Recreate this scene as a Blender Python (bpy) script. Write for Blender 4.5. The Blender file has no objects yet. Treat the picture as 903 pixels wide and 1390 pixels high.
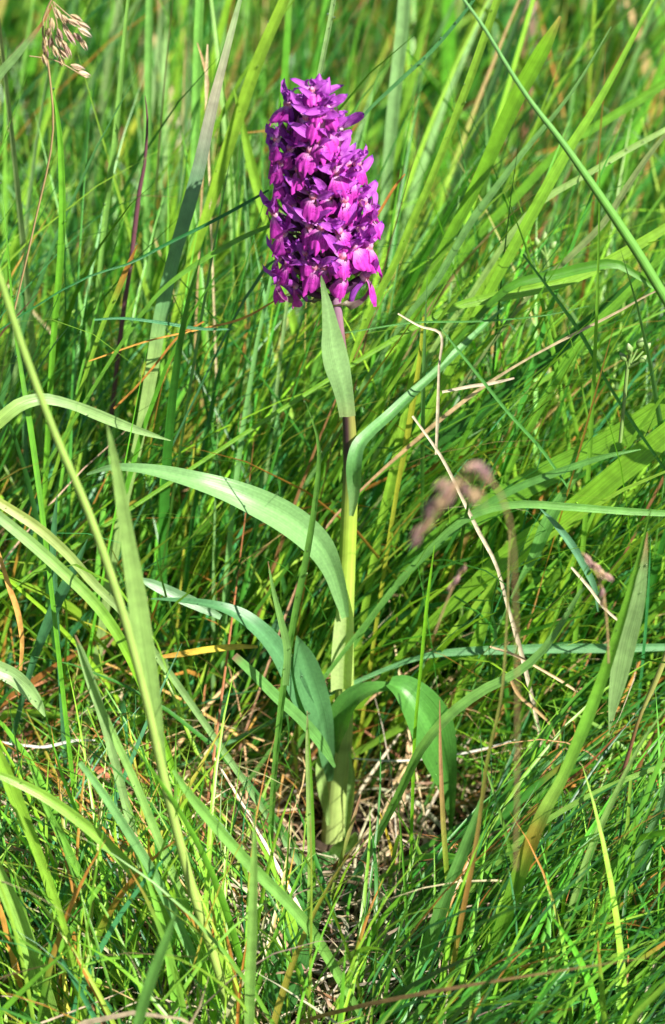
import bpy, math, random
import numpy as np
from math import radians as R, sin, cos, pi
random.seed(7)
rng = np.random.default_rng(7)
scene = bpy.context.scene
COL = scene.collection

# ------------------------------------------------------------------ camera, world, sun, exposure
PITCH = R(27); CAMH = 0.560; CAMY = -0.855; VF = R(19.6)
PW, PH = 903.0, 1390.0
SPX = (PH / 2) / math.tan(VF / 2)
CAM = np.array([0.0, CAMY, CAMH])
FW = np.array([0, cos(PITCH), -sin(PITCH)]); RT = np.array([1.0, 0, 0]); UP = np.array([0, sin(PITCH), cos(PITCH)])
cd = bpy.data.cameras.new("camera"); cam = bpy.data.objects.new("camera", cd); COL.objects.link(cam)
cam.location = CAM; cam.rotation_euler = (pi / 2 - PITCH, 0, 0)
cd.sensor_fit = 'VERTICAL'; cd.sensor_height = 36; cd.lens = 18 / math.tan(VF / 2)
cd.clip_start = 0.02; cd.clip_end = 400
cd.dof.use_dof = True; cd.dof.focus_distance = 0.925; cd.dof.aperture_fstop = 12.5
cd.dof.aperture_blades = 9
scene.camera = cam

SUN_EL, SUN_AZ = R(42), R(133)          # azimuth clockwise from +Y: behind the camera, to its right
w = bpy.data.worlds.new("World"); scene.world = w; w.use_nodes = True
nt = w.node_tree; sky = nt.nodes.new('ShaderNodeTexSky'); sky.sky_type = 'NISHITA'
sky.sun_disc = False; sky.sun_elevation = SUN_EL; sky.sun_rotation = SUN_AZ
nt.links.new(sky.outputs[0], nt.nodes['Background'].inputs[0]); nt.nodes['Background'].inputs[1].default_value = 0.05
sd = bpy.data.lights.new("sun", 'SUN'); sd.energy = 5.0; sd.angle = R(0.53); sd.color = (1.0, 0.945, 0.84)
sun = bpy.data.objects.new("sun", sd); COL.objects.link(sun)
sun.rotation_euler = (pi / 2 - SUN_EL, 0, pi - SUN_AZ)
SUNV = np.array([sin(SUN_AZ) * cos(SUN_EL), cos(SUN_AZ) * cos(SUN_EL), sin(SUN_EL)])
vs = scene.view_settings; vs.view_transform = 'Standard'; vs.look = 'None'; vs.gamma = 1; vs.use_curve_mapping = False
vs.exposure = 1.02

# ------------------------------------------------------------------ projection between the photograph and the meadow
def P(px, py, Y):
    d = FW + RT * ((px - PW / 2) / SPX) + UP * ((PH / 2 - py) / SPX)
    t = (Y - CAM[1]) / d[1]
    return CAM + d * t
def proj(p):
    q = p - CAM
    dep = q @ FW
    return PW / 2 + (q @ RT) / dep * SPX, PH / 2 - (q @ UP) / dep * SPX, dep
def depth(p): return float((np.asarray(p) - CAM) @ FW)

# ------------------------------------------------------------------ materials
def srgb(r, g, b):
    f = lambda c: (c / 255 / 12.92) if c < 10 else ((c / 255 + 0.055) / 1.055) ** 2.4
    return (f(r), f(g), f(b))

def leaf_material(name, rough=0.42, trans=0.34, stripe=26.0, stripe_amt=0.30, mottle=260.0, mottle_amt=0.35, spec=0.45, bump=0.25, yellow=1.0, vein=0.0):
    """Base colour = the tint stored on the mesh, streaked lengthwise and mottled; thin leaves also let light through."""
    m = bpy.data.materials.new(name); m.use_nodes = True; t = m.node_tree; N = t.nodes; L = t.links
    for n in list(N): N.remove(n)
    out = N.new('ShaderNodeOutputMaterial'); bs = N.new('ShaderNodeBsdfPrincipled')
    at = N.new('ShaderNodeAttribute'); at.attribute_name = 'tint'
    uv = N.new('ShaderNodeUVMap'); uv.uv_map = 'uv'
    mp = N.new('ShaderNodeMapping'); mp.inputs['Scale'].default_value = (stripe, 1.6, 1)
    L.new(uv.outputs[0], mp.inputs[0])
    oi = N.new('ShaderNodeObjectInfo')
    ns = N.new('ShaderNodeTexNoise'); ns.inputs['Scale'].default_value = 1.0; ns.inputs['Detail'].default_value = 2
    ns.noise_dimensions = '4D'; L.new(oi.outputs['Random'], ns.inputs['W'])
    L.new(mp.outputs[0], ns.inputs['Vector'])
    geo = N.new('ShaderNodeNewGeometry')
    n2 = N.new('ShaderNodeTexNoise'); n2.inputs['Scale'].default_value = mottle; n2.inputs['Detail'].default_value = 3
    L.new(geo.outputs['Position'], n2.inputs['Vector'])
    r1 = N.new('ShaderNodeMapRange'); r1.inputs[1].default_value = 0.3; r1.inputs[2].default_value = 0.7
    r1.inputs[3].default_value = 1 - stripe_amt; r1.inputs[4].default_value = 1 + stripe_amt; L.new(ns.outputs[0], r1.inputs[0])
    r2 = N.new('ShaderNodeMapRange'); r2.inputs[1].default_value = 0.3; r2.inputs[2].default_value = 0.7
    r2.inputs[3].default_value = 1 - mottle_amt / 2; r2.inputs[4].default_value = 1 + mottle_amt / 2; L.new(n2.outputs[0], r2.inputs[0])
    mu = N.new('ShaderNodeMath'); mu.operation = 'MULTIPLY'; L.new(r1.outputs[0], mu.inputs[0]); L.new(r2.outputs[0], mu.inputs[1])
    vm = N.new('ShaderNodeVectorMath'); vm.operation = 'SCALE'; L.new(at.outputs['Color'], vm.inputs[0]); L.new(mu.outputs[0], vm.inputs['Scale'])
    L.new(vm.outputs[0], bs.inputs['Base Color'])
    bs.inputs['Roughness'].default_value = rough; bs.inputs['Specular IOR Level'].default_value = spec
    bp = N.new('ShaderNodeBump'); bp.inputs['Strength'].default_value = bump; bp.inputs['Distance'].default_value = 0.0003
    L.new(ns.outputs[0], bp.inputs['Height']); L.new(bp.outputs[0], bs.inputs['Normal'])
    if trans > 0:
        tr = N.new('ShaderNodeBsdfTranslucent')
        tv = N.new('ShaderNodeVectorMath'); tv.operation = 'MULTIPLY'; L.new(vm.outputs[0], tv.inputs[0])
        tv.inputs[1].default_value = (1.5 * yellow, 1.5, 0.55) if yellow else (1.3, 1.1, 1.2)
        L.new(tv.outputs[0], tr.inputs[0]); L.new(bp.outputs[0], tr.inputs['Normal'])
        mx = N.new('ShaderNodeMixShader'); mx.inputs[0].default_value = trans
        L.new(bs.outputs[0], mx.inputs[1]); L.new(tr.outputs[0], mx.inputs[2]); L.new(mx.outputs[0], out.inputs[0])
    else:
        L.new(bs.outputs[0], out.inputs[0])
    return m

M_GRASS = leaf_material("grass_leaf", rough=0.36, trans=0.27, spec=0.6, bump=.5, yellow=.85)
M_FINE = leaf_material("fine_grass", rough=0.40, trans=0.24, stripe=6, stripe_amt=0.15, spec=.6, yellow=.9)
M_STRAW = leaf_material("dry_straw", rough=0.55, trans=0.12, stripe=14, stripe_amt=0.3, mottle=420, mottle_amt=0.6, yellow=0.75)
M_ORCHID_LEAF = leaf_material("orchid_leaf", rough=0.36, trans=0.26, stripe=34, stripe_amt=0.13, mottle=900, mottle_amt=0.22, spec=0.5, bump=0.35)
M_STEM = leaf_material("orchid_stem", rough=0.40, trans=0.0, stripe=30, stripe_amt=0.12, mottle=240, mottle_amt=0.2, bump=0.4)
M_PETAL = leaf_material("orchid_petal", rough=0.50, trans=0.30, stripe=14, stripe_amt=0.28, mottle=900, mottle_amt=0.35, spec=0.35, yellow=0, bump=0.5)
M_HUSK = leaf_material("seed_husk", rough=0.5, trans=0.2, stripe=8, stripe_amt=0.25, mottle=900, mottle_amt=0.4, yellow=0.8)

def lip_material():
    """Orchid lip: magenta with darker loops of dots round a pale centre."""
    m = M_PETAL.copy(); m.name = "orchid_lip"; t = m.node_tree; N = t.nodes; L = t.links
    at = next(n for n in N if n.type == 'ATTRIBUTE'); uv = next(n for n in N if n.type == 'UVMAP')
    vm = next(n for n in N if n.type == 'VECT_MATH' and n.operation == 'SCALE')
    oi = next(n for n in N if n.type == 'OBJECT_INFO')
    mp = N.new('ShaderNodeMapping'); mp.inputs['Scale'].default_value = (15, 17, 1); L.new(uv.outputs[0], mp.inputs[0])
    vo = N.new('ShaderNodeTexVoronoi'); vo.voronoi_dimensions = '4D'; vo.inputs['Scale'].default_value = 1.0
    L.new(oi.outputs['Random'], vo.inputs['W']); L.new(mp.outputs[0], vo.inputs['Vector'])
    dot = N.new('ShaderNodeMapRange'); dot.inputs[1].default_value = 0.28; dot.inputs[2].default_value = 0.50; dot.inputs[3].default_value = 1; dot.inputs[4].default_value = 0
    L.new(vo.outputs['Distance'], dot.inputs[0])
    # ring mask centred on the lip
    d = N.new('ShaderNodeVectorMath'); d.operation = 'DISTANCE'; L.new(uv.outputs[0], d.inputs[0]); d.inputs[1].default_value = (0.5, 0.36, 0)
    rm = N.new('ShaderNodeMapRange'); rm.inputs[1].default_value = 0.30; rm.inputs[2].default_value = 0.48; rm.inputs[3].default_value = 0.8; rm.inputs[4].default_value = 0
    L.new(d.outputs['Value'], rm.inputs[0])
    mm = N.new('ShaderNodeMath'); mm.operation = 'MULTIPLY'; L.new(dot.outputs[0], mm.inputs[0]); L.new(rm.outputs[0], mm.inputs[1])
    mx = N.new('ShaderNodeMix'); mx.data_type = 'RGBA'; L.new(mm.outputs[0], mx.inputs[0]); L.new(at.outputs['Color'], mx.inputs[6]); mx.inputs[7].default_value = (0.22, 0.004, 0.16, 1)
    L.new(mx.outputs[2], vm.inputs[0])
    return m
M_LIP = lip_material()

def soil_material():
    m = bpy.data.materials.new("soil"); m.use_nodes = True; t = m.node_tree; N = t.nodes; L = t.links; bs = N['Principled BSDF']
    g = N.new('ShaderNodeNewGeometry'); n = N.new('ShaderNodeTexNoise'); n.inputs['Scale'].default_value = 60; n.inputs['Detail'].default_value = 8
    L.new(g.outputs['Position'], n.inputs['Vector'])
    c = N.new('ShaderNodeValToRGB'); c.color_ramp.elements[0].color = (0.018, 0.011, 0.006, 1); c.color_ramp.elements[1].color = (0.07, 0.045, 0.025, 1)
    c.color_ramp.elements[0].position = .35; c.color_ramp.elements[1].position = .7
    L.new(n.outputs[0], c.inputs[0]); L.new(c.outputs[0], bs.inputs['Base Color']); bs.inputs['Roughness'].default_value = 0.95
    b = N.new('ShaderNodeBump'); b.inputs['Distance'].default_value = 0.006; L.new(n.outputs[0], b.inputs['Height']); L.new(b.outputs[0], bs.inputs['Normal'])
    return m

# ------------------------------------------------------------------ mesh helpers
def make_mesh(name, V, F, UV=None, T=None, smooth=True):
    """V (n,3), F (m,4) quads, UV (n,2), T (n,3) tint, all per vertex."""
    V = np.asarray(V, np.float32); F = np.asarray(F, np.int32)
    me = bpy.data.meshes.new(name)
    me.vertices.add(len(V)); me.vertices.foreach_set('co', V.ravel())
    me.loops.add(F.size); me.loops.foreach_set('vertex_index', F.ravel())
    me.polygons.add(len(F)); me.polygons.foreach_set('loop_start', np.arange(0, F.size, F.shape[1], dtype=np.int32))
    me.polygons.foreach_set('loop_total', np.full(len(F), F.shape[1], np.int32))
    me.polygons.foreach_set('use_smooth', np.full(len(F), smooth, bool))
    if UV is not None:
        u = me.uv_layers.new(name='uv'); u.data.foreach_set('uv', np.asarray(UV, np.float32)[F.ravel()].ravel())
    if T is not None:
        T = np.asarray(T, np.float32)
        if T.ndim == 1: T = np.tile(T, (len(V), 1))
        a = me.attributes.new('tint', 'FLOAT_COLOR', 'POINT')
        a.data.foreach_set('color', np.concatenate([T, np.ones((len(T), 1), np.float32)], 1).ravel())
    me.update(calc_edges=True); me.validate()
    return me
def obj(name, me, mat, parent=None):
    o = bpy.data.objects.new(name, me); COL.objects.link(o)
    if mat is not None and len(me.materials) == 0: me.materials.append(mat)
    if parent: o.parent = parent
    return o
def empty(name, loc=(0, 0, 0)):
    o = bpy.data.objects.new(name, None); COL.objects.link(o); o.location = loc; o.empty_display_size = .01; return o
def tag(o, label=None, cat=None, group=None, kind=None):
    if label: o['label'] = label
    if cat: o['category'] = cat
    if group: o['group'] = group
    if kind: o['kind'] = kind
    return o

def norm(a): return a / (np.linalg.norm(a, axis=-1, keepdims=True) + 1e-12)
def catmull(pts, n):
    """Smooth resampling of control rows (any number of columns) to n rows."""
    p = np.asarray(pts, float)
    if len(p) == 2: 
        t = np.linspace(0, 1, n)[:, None]; return p[0] * (1 - t) + p[1] * t
    d = np.r_[0, np.cumsum(np.sqrt(np.linalg.norm(np.diff(p[:, :3], axis=0), axis=1)) + 1e-9)]
    d /= d[-1]
    m = np.gradient(p, d, axis=0)
    t = np.linspace(0, 1, n); k = np.clip(np.searchsorted(d, t, side='right') - 1, 0, len(p) - 2)
    h = (d[k + 1] - d[k])[:, None]; s = ((t - d[k])[:, None]) / h
    return ((2 * s**3 - 3 * s**2 + 1) * p[k] + (s**3 - 2 * s**2 + s) * h * m[k] + (-2 * s**3 + 3 * s**2) * p[k + 1] + (s**3 - s**2) * h * m[k + 1])

def ribbon(C, W, side0=None, keel=0.0, nc=3, roll=0.0, facing=None, tint=(.1, .25, .03), tip=None, tipf=0.1, root=None, rootf=0.15, wave=0.0, curl=0.0):
    """A leaf blade along centre line C (n,3), widths W (n). nc points across. Returns V,F,UV,T."""
    n = len(C); T = norm(np.gradient(C, axis=0))
    if facing is None: facing = norm(CAM[None] - C)
    S = norm(np.cross(T, facing))
    r = (np.full(n, roll) if np.isscalar(roll) else np.interp(np.linspace(0, 1, n), np.linspace(0, 1, len(roll)), roll))[:, None]
    Nn = norm(np.cross(S, T))
    S2 = S * np.cos(r) + Nn * np.sin(r); N2 = norm(np.cross(S2, T))
    u = np.linspace(-1, 1, nc)
    prof = np.abs(u) * keel + (u ** 2) * curl
    V = C[:, None] + S2[:, None] * (u[None, :, None] * W[:, None, None] / 2) + N2[:, None] * (prof[None, :, None] * W[:, None, None] / 2)
    if wave:
        v = np.linspace(0, 1, n)
        wv = np.sin(v[:, None] * 17 + u[None] * 1.7 + random.random() * 6) * wave * (np.abs(u)[None])
        V = V + N2[:, None] * wv[..., None] * W[:, None, None]
    V = V.reshape(-1, 3)
    UV = np.stack(np.meshgrid((u + 1) / 2, np.linspace(0, 1, n), indexing='xy'), -1).reshape(-1, 2)
    tt = np.tile(np.array(tint, float), (n, 1)) if not isinstance(tint, list) else np.stack([np.interp(np.linspace(0, 1, n), [k[0] for k in tint], [k[1][c] for k in tint]) for c in range(3)], 1)
    v = np.linspace(0, 1, n)
    if tip is not None:
        k = np.clip((v - (1 - tipf)) / max(tipf * .5, 1e-3), 0, 1)[:, None]; tt = tt * (1 - k) + np.array(tip) * k
    if root is not None:
        k = np.clip(1 - v / rootf, 0, 1)[:, None]; tt = tt * (1 - k) + np.array(root) * k
    TT = np.repeat(tt, nc, 0)
    i = (np.arange(n - 1)[:, None] * nc + np.arange(nc - 1)[None]).ravel()
    F = np.stack([i, i + 1, i + nc + 1, i + nc], 1)
    return V, F, UV, TT
def tube(C, rad, k=10, tint=(.3, .3, .1), close=True):
    n = len(C); T = norm(np.gradient(C, axis=0)); ref = np.array([0.03, -1, 0.02])
    A = norm(np.cross(T, ref)); B = norm(np.cross(A, T)); a = np.linspace(0, 2 * pi, k + 1)[:-1]
    rad = np.full(n, rad) if np.isscalar(rad) else np.asarray(rad)
    V = C[:, None] + (A[:, None] * np.cos(a)[None, :, None] + B[:, None] * np.sin(a)[None, :, None]) * rad[:, None, None]
    V = V.reshape(-1, 3); UV = np.stack(np.meshgrid(a / (2 * pi), np.linspace(0, 1, n), indexing='xy'), -1).reshape(-1, 2)
    i, j = np.meshgrid(np.arange(n - 1), np.arange(k), indexing='ij'); j2 = (j + 1) % k
    F = np.stack([i * k + j, i * k + j2, (i + 1) * k + j2, (i + 1) * k + j], -1).reshape(-1, 4)
    tt = np.tile(np.array(tint, float), (n, 1)) if not isinstance(tint, list) else np.stack([np.interp(np.linspace(0, 1, n), [q[0] for q in tint], [q[1][c] for q in tint]) for c in range(3)], 1)
    return V, F, UV, np.repeat(tt, k, 0)
def join(*parts):
    Vs, Fs, Us, Ts = [], [], [], []; off = 0
    for V, F, U, T in parts:
        Vs.append(V); Fs.append(F + off); Us.append(U); Ts.append(T); off += len(V)
    return np.concatenate(Vs), np.concatenate(Fs), np.concatenate(Us), np.concatenate(Ts)

# colours (linear, of the things themselves)
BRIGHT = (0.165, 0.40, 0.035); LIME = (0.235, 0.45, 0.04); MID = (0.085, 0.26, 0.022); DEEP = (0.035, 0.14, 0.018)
GLAUC = (0.17, 0.36, 0.135); PALE = (0.27, 0.44, 0.16); BLUEG = (0.07, 0.22, 0.09); OLIVE = (0.20, 0.24, 0.04)
TAN = (0.50, 0.34, 0.17); STRAW = (0.62, 0.50, 0.30); PALESTRAW = (0.55, 0.47, 0.34); RUST = (0.30, 0.11, 0.04); ORANGE = (0.44, 0.20, 0.04)
BROWN = (0.20, 0.095, 0.045); PURPB = (0.14, 0.055, 0.075); YEL = (0.62, 0.48, 0.05)

# ------------------------------------------------------------------ the ground
def ground():
    n = 140; xs = np.linspace(-1, 1, n); xs = np.sign(xs) * np.abs(xs) ** 4 * 60 + xs * 0.8
    X, Y = np.meshgrid(xs, xs + 0.25, indexing='xy')
    Z = 0.004 * np.sin(X * 31 + 1.3) * np.cos(Y * 27) + 0.003 * np.sin(X * 83 + Y * 61) + rng.normal(0, .0012, X.shape) - 0.005
    V = np.stack([X, Y, Z], -1).reshape(-1, 3)
    i, j = np.meshgrid(np.arange(n - 1), np.arange(n - 1), indexing='ij'); a = i * n + j
    F = np.stack([a, a + 1, a + n + 1, a + n], -1).reshape(-1, 4)
    o = obj("ground", make_mesh("ground", V, F), soil_material()); tag(o, kind='structure')
ground()

# ------------------------------------------------------------------ the orchid
orchid = empty("marsh_orchid")
tag(orchid, "purple marsh orchid in full bloom on a thick pale green stem among grass", "orchid")

def at(px, py, Y): return P(px, py, Y)
# stem: traced points at Y about 0
STEM = [(452, 1180, 36), (453, 1120, 34), (460, 1050, 33), (466, 985, 29), (468, 920, 27), (468, 850, 26.5), (471, 770, 25), (474, 700, 24), (476, 640, 22), (474, 575, 19), (468, 510, 16), (461, 450, 14.5), (456, 405, 15), (449, 340, 16), (440, 240, 15), (432, 150, 9), (430, 122, 4)]
sp = np.array([[*P(x, y, 0.0), wd * .93 * depth(P(x, y, 0.0)) / SPX / 2] for x, y, wd in STEM])
sp[0, 2] = -0.004
sc = catmull(sp, 110)
SG1 = (0.36, 0.50, 0.12); SG2 = (0.34, 0.50, 0.06); SPU = (0.15, 0.07, 0.10)
V, F, U, T = tube(sc[:, :3], sc[:, 3], 20, [(0, (.36, .48, .15)), (.25, SG1), (.42, SG2), (.52, (.30, .36, .07)), (.60, (.22, .20, .06)), (.68, (.2, .10, .11)), (.75, (.32, .18, .28)), (.85, (.10, .03, .07)), (1, (.10, .02, .08))])
# the upper stem is flushed purple on one flank
ang = U[:, 0] * 2 * pi; hgt = U[:, 1]
fl = np.clip((np.cos(ang - pi * 0.92)) * 1.6 + .1, 0, 1) * np.clip((hgt - .47) / .07, 0, 1) * np.clip((.72 - hgt) / .05, 0, 1)
T = T * (1 - fl[:, None]) + np.array((.07, .03, .045)) * fl[:, None]
nodes = np.exp(-((hgt - .155) / .004) ** 2) + np.exp(-((hgt - .30) / .004) ** 2) * .6
T = T * (1 - .35 * nodes[:, None])
obj("stem", make_mesh("stem", V, F, U, T), M_STEM, orchid)

def traced(pts, Y, n, wscale=1.0):
    """pts: (px, py, width_px[, Y]); Y: number or list spread along the blade. Returns C, W in metres."""
    Ys = np.interp(np.linspace(0, 1, len(pts)), np.linspace(0, 1, len(np.atleast_1d(Y))), np.atleast_1d(Y))
    rows = []
    for q, yy in zip(pts, Ys):
        yy = q[3] if len(q) > 3 else yy
        p = P(q[0], q[1], yy); rows.append([*p, q[2] * wscale * depth(p) / SPX])
    c = catmull(rows, n); return c[:, :3], np.maximum(c[:, 3], 0.00012)

def orchid_leaf(pts, Y, tint, roll=0.0, keel=.1, curl=.12, n=44, nc=7, wave=.02, label=None, tip=None, tipf=.06, root=None, rootf=.15):
    C, W = traced(pts, Y, n)
    V, F, U, T = ribbon(C, W, keel=keel, nc=nc, roll=roll, tint=tint, wave=wave, curl=curl, tip=tip, tipf=tipf, root=root, rootf=rootf)
    mid = np.exp(-((U[:, 0] - .5) / .05) ** 2)[:, None]; T = T * (1 + mid * .25)
    T = T * (1 + .10 * np.sin(U[:, :1] * 44))
    o = obj("leaf", make_mesh("leaf", V, F, U, T), M_ORCHID_LEAF, orchid)
    if label: o['label'] = label
    return o
LG = (0.20, 0.40, 0.15); LD = (0.10, 0.28, 0.075); LB = (0.10, 0.27, 0.10)
# A: bract-like leaf sheathing the upper stem
orchid_leaf([(472, 566, 22), (469, 545, 24), (464, 520, 29), (457, 492, 36), (452, 468, 33), (449, 445, 24), (445, 420, 17), (441, 400, 10), (438, 384, 6), (436, 374, 1)], [-.006, -.009, -.010, -.012, -.016], (0.24, 0.42, 0.16), roll=[.1, -.2, -.35, -.2], keel=-.25, curl=.2, label="short pale leaf sheathing the stem below the flowers", root=(0.36, .5, .2))
# B: clasping base and long leaf going up and away
orchid_leaf([(477, 700, 6), (480, 680, 12), (481, 655, 19), (482, 628, 22), (487, 606, 20), (502, 588, 17), (528, 565, 16), (557, 537, 14), (587, 510, 12), (617, 481, 11), (650, 449, 7), (684, 417, 2)], [-.005, -.008, -.011, -.006, .004, .012, .02, .035], (0.12, 0.31, 0.09), roll=[0, .25, .5, .35, .2], keel=.25, label="long narrow leaf reaching up and away from mid stem", root=(.3, .48, .2), rootf=.2)
# C: long leaf arching out over the grass
orchid_leaf([(469, 838, 10), (462, 808, 20), (452, 775, 27), (436, 744, 37), (414, 722, 42), (385, 702, 43), (350, 684, 40), (312, 668, 34), (268, 654, 28), (225, 643, 22), (185, 636, 14), (150, 635, 9), (118, 644, 3)], [-.006, -.010, -.014, -.020, -.022, -.018, -.01], (0.21, 0.42, 0.15), roll=[0, .1, -.15, -.35, -.6, -.3], keel=.18, label="long pale leaf arching out flat to one side over the grass", wave=.03)
# its own sheath round the stem
V, F, U, T = ribbon(*traced([(463, 935, 27), (464, 900, 29), (466, 865, 28), (468, 835, 25), (469, 815, 14), (469, 800, 5)], -.0035, 20), keel=0, curl=.75, nc=9, tint=(.40, .54, .20))
obj("leaf_sheath", make_mesh("leaf_sheath", V, F, U, T), M_ORCHID_LEAF, orchid)
# D: broad blue-green leaf with a kinked tip
orchid_leaf([(448, 1060, 8), (445, 1035, 18), (440, 1000, 26), (432, 965, 36), (421, 931, 41), (411, 896, 33), (406, 877, 18), (403, 863, 2)], [-.004, -.012, -.018, -.024], LB, roll=[-.1, -.25, -.3], keel=.2, label="broad blue green lower leaf standing beside the stem base", wave=.03)
orchid_leaf([(428, 985, 18), (412, 955, 26), (396, 920, 31), (377, 886, 31), (354, 858, 27), (325, 836, 24), (292, 823, 17), (250, 816, 10), (205, 813, 3)], [-.012, -.02, -.026, -.026, -.02], (0.10, 0.27, 0.11), roll=[-.1, -.4, -.7, -.9], keel=.2, label="blue green lower leaf arching away behind the cut grass blade", wave=.03)
# E: leaf that folds over and hangs
orchid_leaf([(456, 1022, 6), (456, 1000, 20), (465, 970, 36), (485, 947, 38), (508, 936, 26), (532, 934, 24)], [-.006, -.010, -.013, -.015, -.016], (0.085, 0.25, 0.045), roll=[.1, .3, .8, 1.0], keel=.15, label="lower leaf rising from the stem base before it folds over")
orchid_leaf([(528, 928, 20), (543, 935, 38), (561, 954, 55), (580, 981, 63), (592, 1008, 53), (600, 1034, 41), (607, 1060, 28), (611, 1084, 18), (613, 1110, 9), (611, 1136, 1)], [-.016, -.02, -.021, -.020, -.018], (0.085, 0.27, 0.045), roll=[.7, .25, -.1, -.3, -.5], keel=.34, label="broad drooping leaf hanging over with its tip pointing down", wave=.02, curl=.2)
# F: basal sheaths
orchid_leaf([(470, 1140, 5), (474, 1105, 10), (477, 1075, 12), (478, 1045, 9), (474, 1020, 2)], [-.003, -.006, -.006], (.24, .42, .13), roll=.5, keel=0, curl=.3, label="small pale flap of sheath on the sunny side of the stem foot")
orchid_leaf([(446, 1120, 5), (441, 1090, 12), (436, 1062, 15), (433, 1040, 10), (434, 1018, 2)], [-.005, -.008, -.008], (.28, .44, .13), roll=-.3, keel=0, curl=.3, label="small pale flap of sheath on the shaded side of the stem foot")
orchid_leaf([(452, 1165, 20), (425, 1190, 52), (405, 1235, 66), (392, 1290, 66), (384, 1350, 50), (380, 1400, 10)], [-.015, -.040, -.065, -.09, -.11, -.12], (0.06, 0.20, 0.045), roll=[.1, -.2], keel=.1, label="dark basal leaf lying low in front of the stem")
orchid_leaf([(450, 1170, 20), (462, 1160, 30), (476, 1148, 24), (484, 1130, 4)], [-.015, -.022], (.2, .36, .08), roll=.2, keel=.1, label="short basal leaf at the very foot of the stem")

# flower parts, in millimetres, axis of the spike at the origin, outward = -Y
VIO = (0.46, 0.090, 0.55); MAG = (0.60, 0.050, 0.50); PINKW = (0.82, 0.50, 0.74); DKV = (0.12, 0.015, 0.22)
def lip_mesh(seed):
    r = random.Random(seed); nu, nv = 15, 15
    u = np.linspace(-1, 1, nu)[None].repeat(nv, 0); v = np.linspace(0, 1, nv)[:, None].repeat(nu, 1)
    wide = 4.5 * r.uniform(.9, 1.12); ln = 8.8 * r.uniform(.92, 1.1); side = r.uniform(1.6, 5.0); droop = r.uniform(.5, 1.2)
    hw = 1.5 + (wide - 1.5) * np.clip(v / .58, 0, 1) ** .75
    L = 1 - .24 * np.abs(u) ** 2.4 + .10 * np.exp(-(u / .17) ** 2) - .15 * np.exp(-((np.abs(u) - .36) / .12) ** 2) + .03 * np.sin(u * 21 + r.random() * 6)
    s = v * L
    hw = hw * (1 - .22 * np.clip((v - .75) / .25, 0, 1) ** 2)
    x = u * hw
    th = R(24) + R(50) * droop * s          # from outwards to hanging
    y = -10.2 - ln * (np.sin(R(66)) * s - .42 * s ** 2) * (1.1 - .45 * droop)
    z = 1.2 - ln * (.28 * s + .68 * s ** 1.5) * (.7 + .3 * droop)
    y = y + side * np.abs(u) ** 1.8 * np.clip(s * 1.6, 0, 1) + .45 * np.sin(u * 5 + v * 4 + r.random() * 6) * v + .62 * np.sin(u * 11 + r.random() * 6) * v ** 2
    z = z - .35 * side * np.abs(u) ** 2 * v
    V = np.stack([x, y, z], -1).reshape(-1, 3) * .001
    UV = np.stack([(u * .5 + .5), s], -1).reshape(-1, 2)
    k = np.clip(1.25 * (1 - s / .42), 0, 1)[..., None] * np.exp(-(u / .75) ** 2)[..., None]
    e = (np.abs(u) ** 3)[..., None] * .35
    T = np.array(MAG) * (1 - k) + np.array(PINKW) * k; T = T * (1 - e) + np.array((.42, .05, .46)) * e
    i, j = np.meshgrid(np.arange(nv - 1), np.arange(nu - 1), indexing='ij'); a = i * nu + j
    F = np.stack([a, a + 1, a + nu + 1, a + nu], -1).reshape(-1, 4)
    me = make_mesh("lip", V, F, UV, T.reshape(-1, 3)); me.materials.append(M_LIP); return me
def petal(ctrl, width, facing, tint, tip=None, n=11, nc=5, keel=.25, curl=.3, roll=0.0):
    C = catmull(np.array(ctrl, float), n); t = np.linspace(0, 1, n)
    W = width * 1.06 * (np.sin(pi * np.clip(t * .80 + .14, 0, 1)) ** .8) * (1 - t ** 4) ** .7; W[-1] = .15
    return ribbon(C * .001, W * .001, keel=keel, curl=curl, nc=nc, facing=np.tile(norm(np.array(facing, float)), (n, 1)), tint=[(0, tuple(.5 * a + .5 * b for a, b in zip(tint, PINKW))), (.3, tint), (1, tint)], tip=tip, tipf=.2, roll=roll, wave=.09)
def sepal_mesh(sgn, seed):
    r = random.Random(seed); a, b, c = r.uniform(6.5, 10.5), r.uniform(-1.5, 4.5), r.uniform(2.0, 10)
    V = petal([(sgn * 1.2, -9, 2.5), (sgn * (1.2 + a * .45), -9.8 - b * .4, 2.8 + c * .5), (sgn * (1.2 + a * .8), -9.4 - b * .8, 2.8 + c * .85), (sgn * (1.2 + a), -8.6 - b, 2.8 + c)], r.uniform(2.8, 3.9), (sgn * -.4, -1, .35), VIO, tip=(.16, .02, .34), roll=r.uniform(-.4, .4))
    me = make_mesh("sepal", *V); me.materials.append(M_PETAL); return me
def hood_mesh(seed):
    r = random.Random(seed); h = r.uniform(3.4, 4.8); f = r.uniform(1.5, 4)
    P_ = [petal([(0, -7.6, 3), (0, -7.6, 3 + h * .6), (0, -8.4 - f * .3, 3 + h), (0, -9.3 - f, 3.4 + h)], 3.4, (0, -1, .2), VIO, tip=DKV)]
    for s in (-1, 1):
        P_.append(petal([(s * 1.3, -8, 2.8), (s * 2.4, -9.0, 3 + h * .45), (s * 1.9, -10.0 - f * .3, 2.6 + h * .85), (s * .5, -10.2 - f * .8, 2.8 + h * .95)], 2.6, (s * .7, -1, .1), (.40, .06, .48), tip=VIO))
    me = make_mesh("hood", *join(*P_)); me.materials.append(M_PETAL); return me
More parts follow.
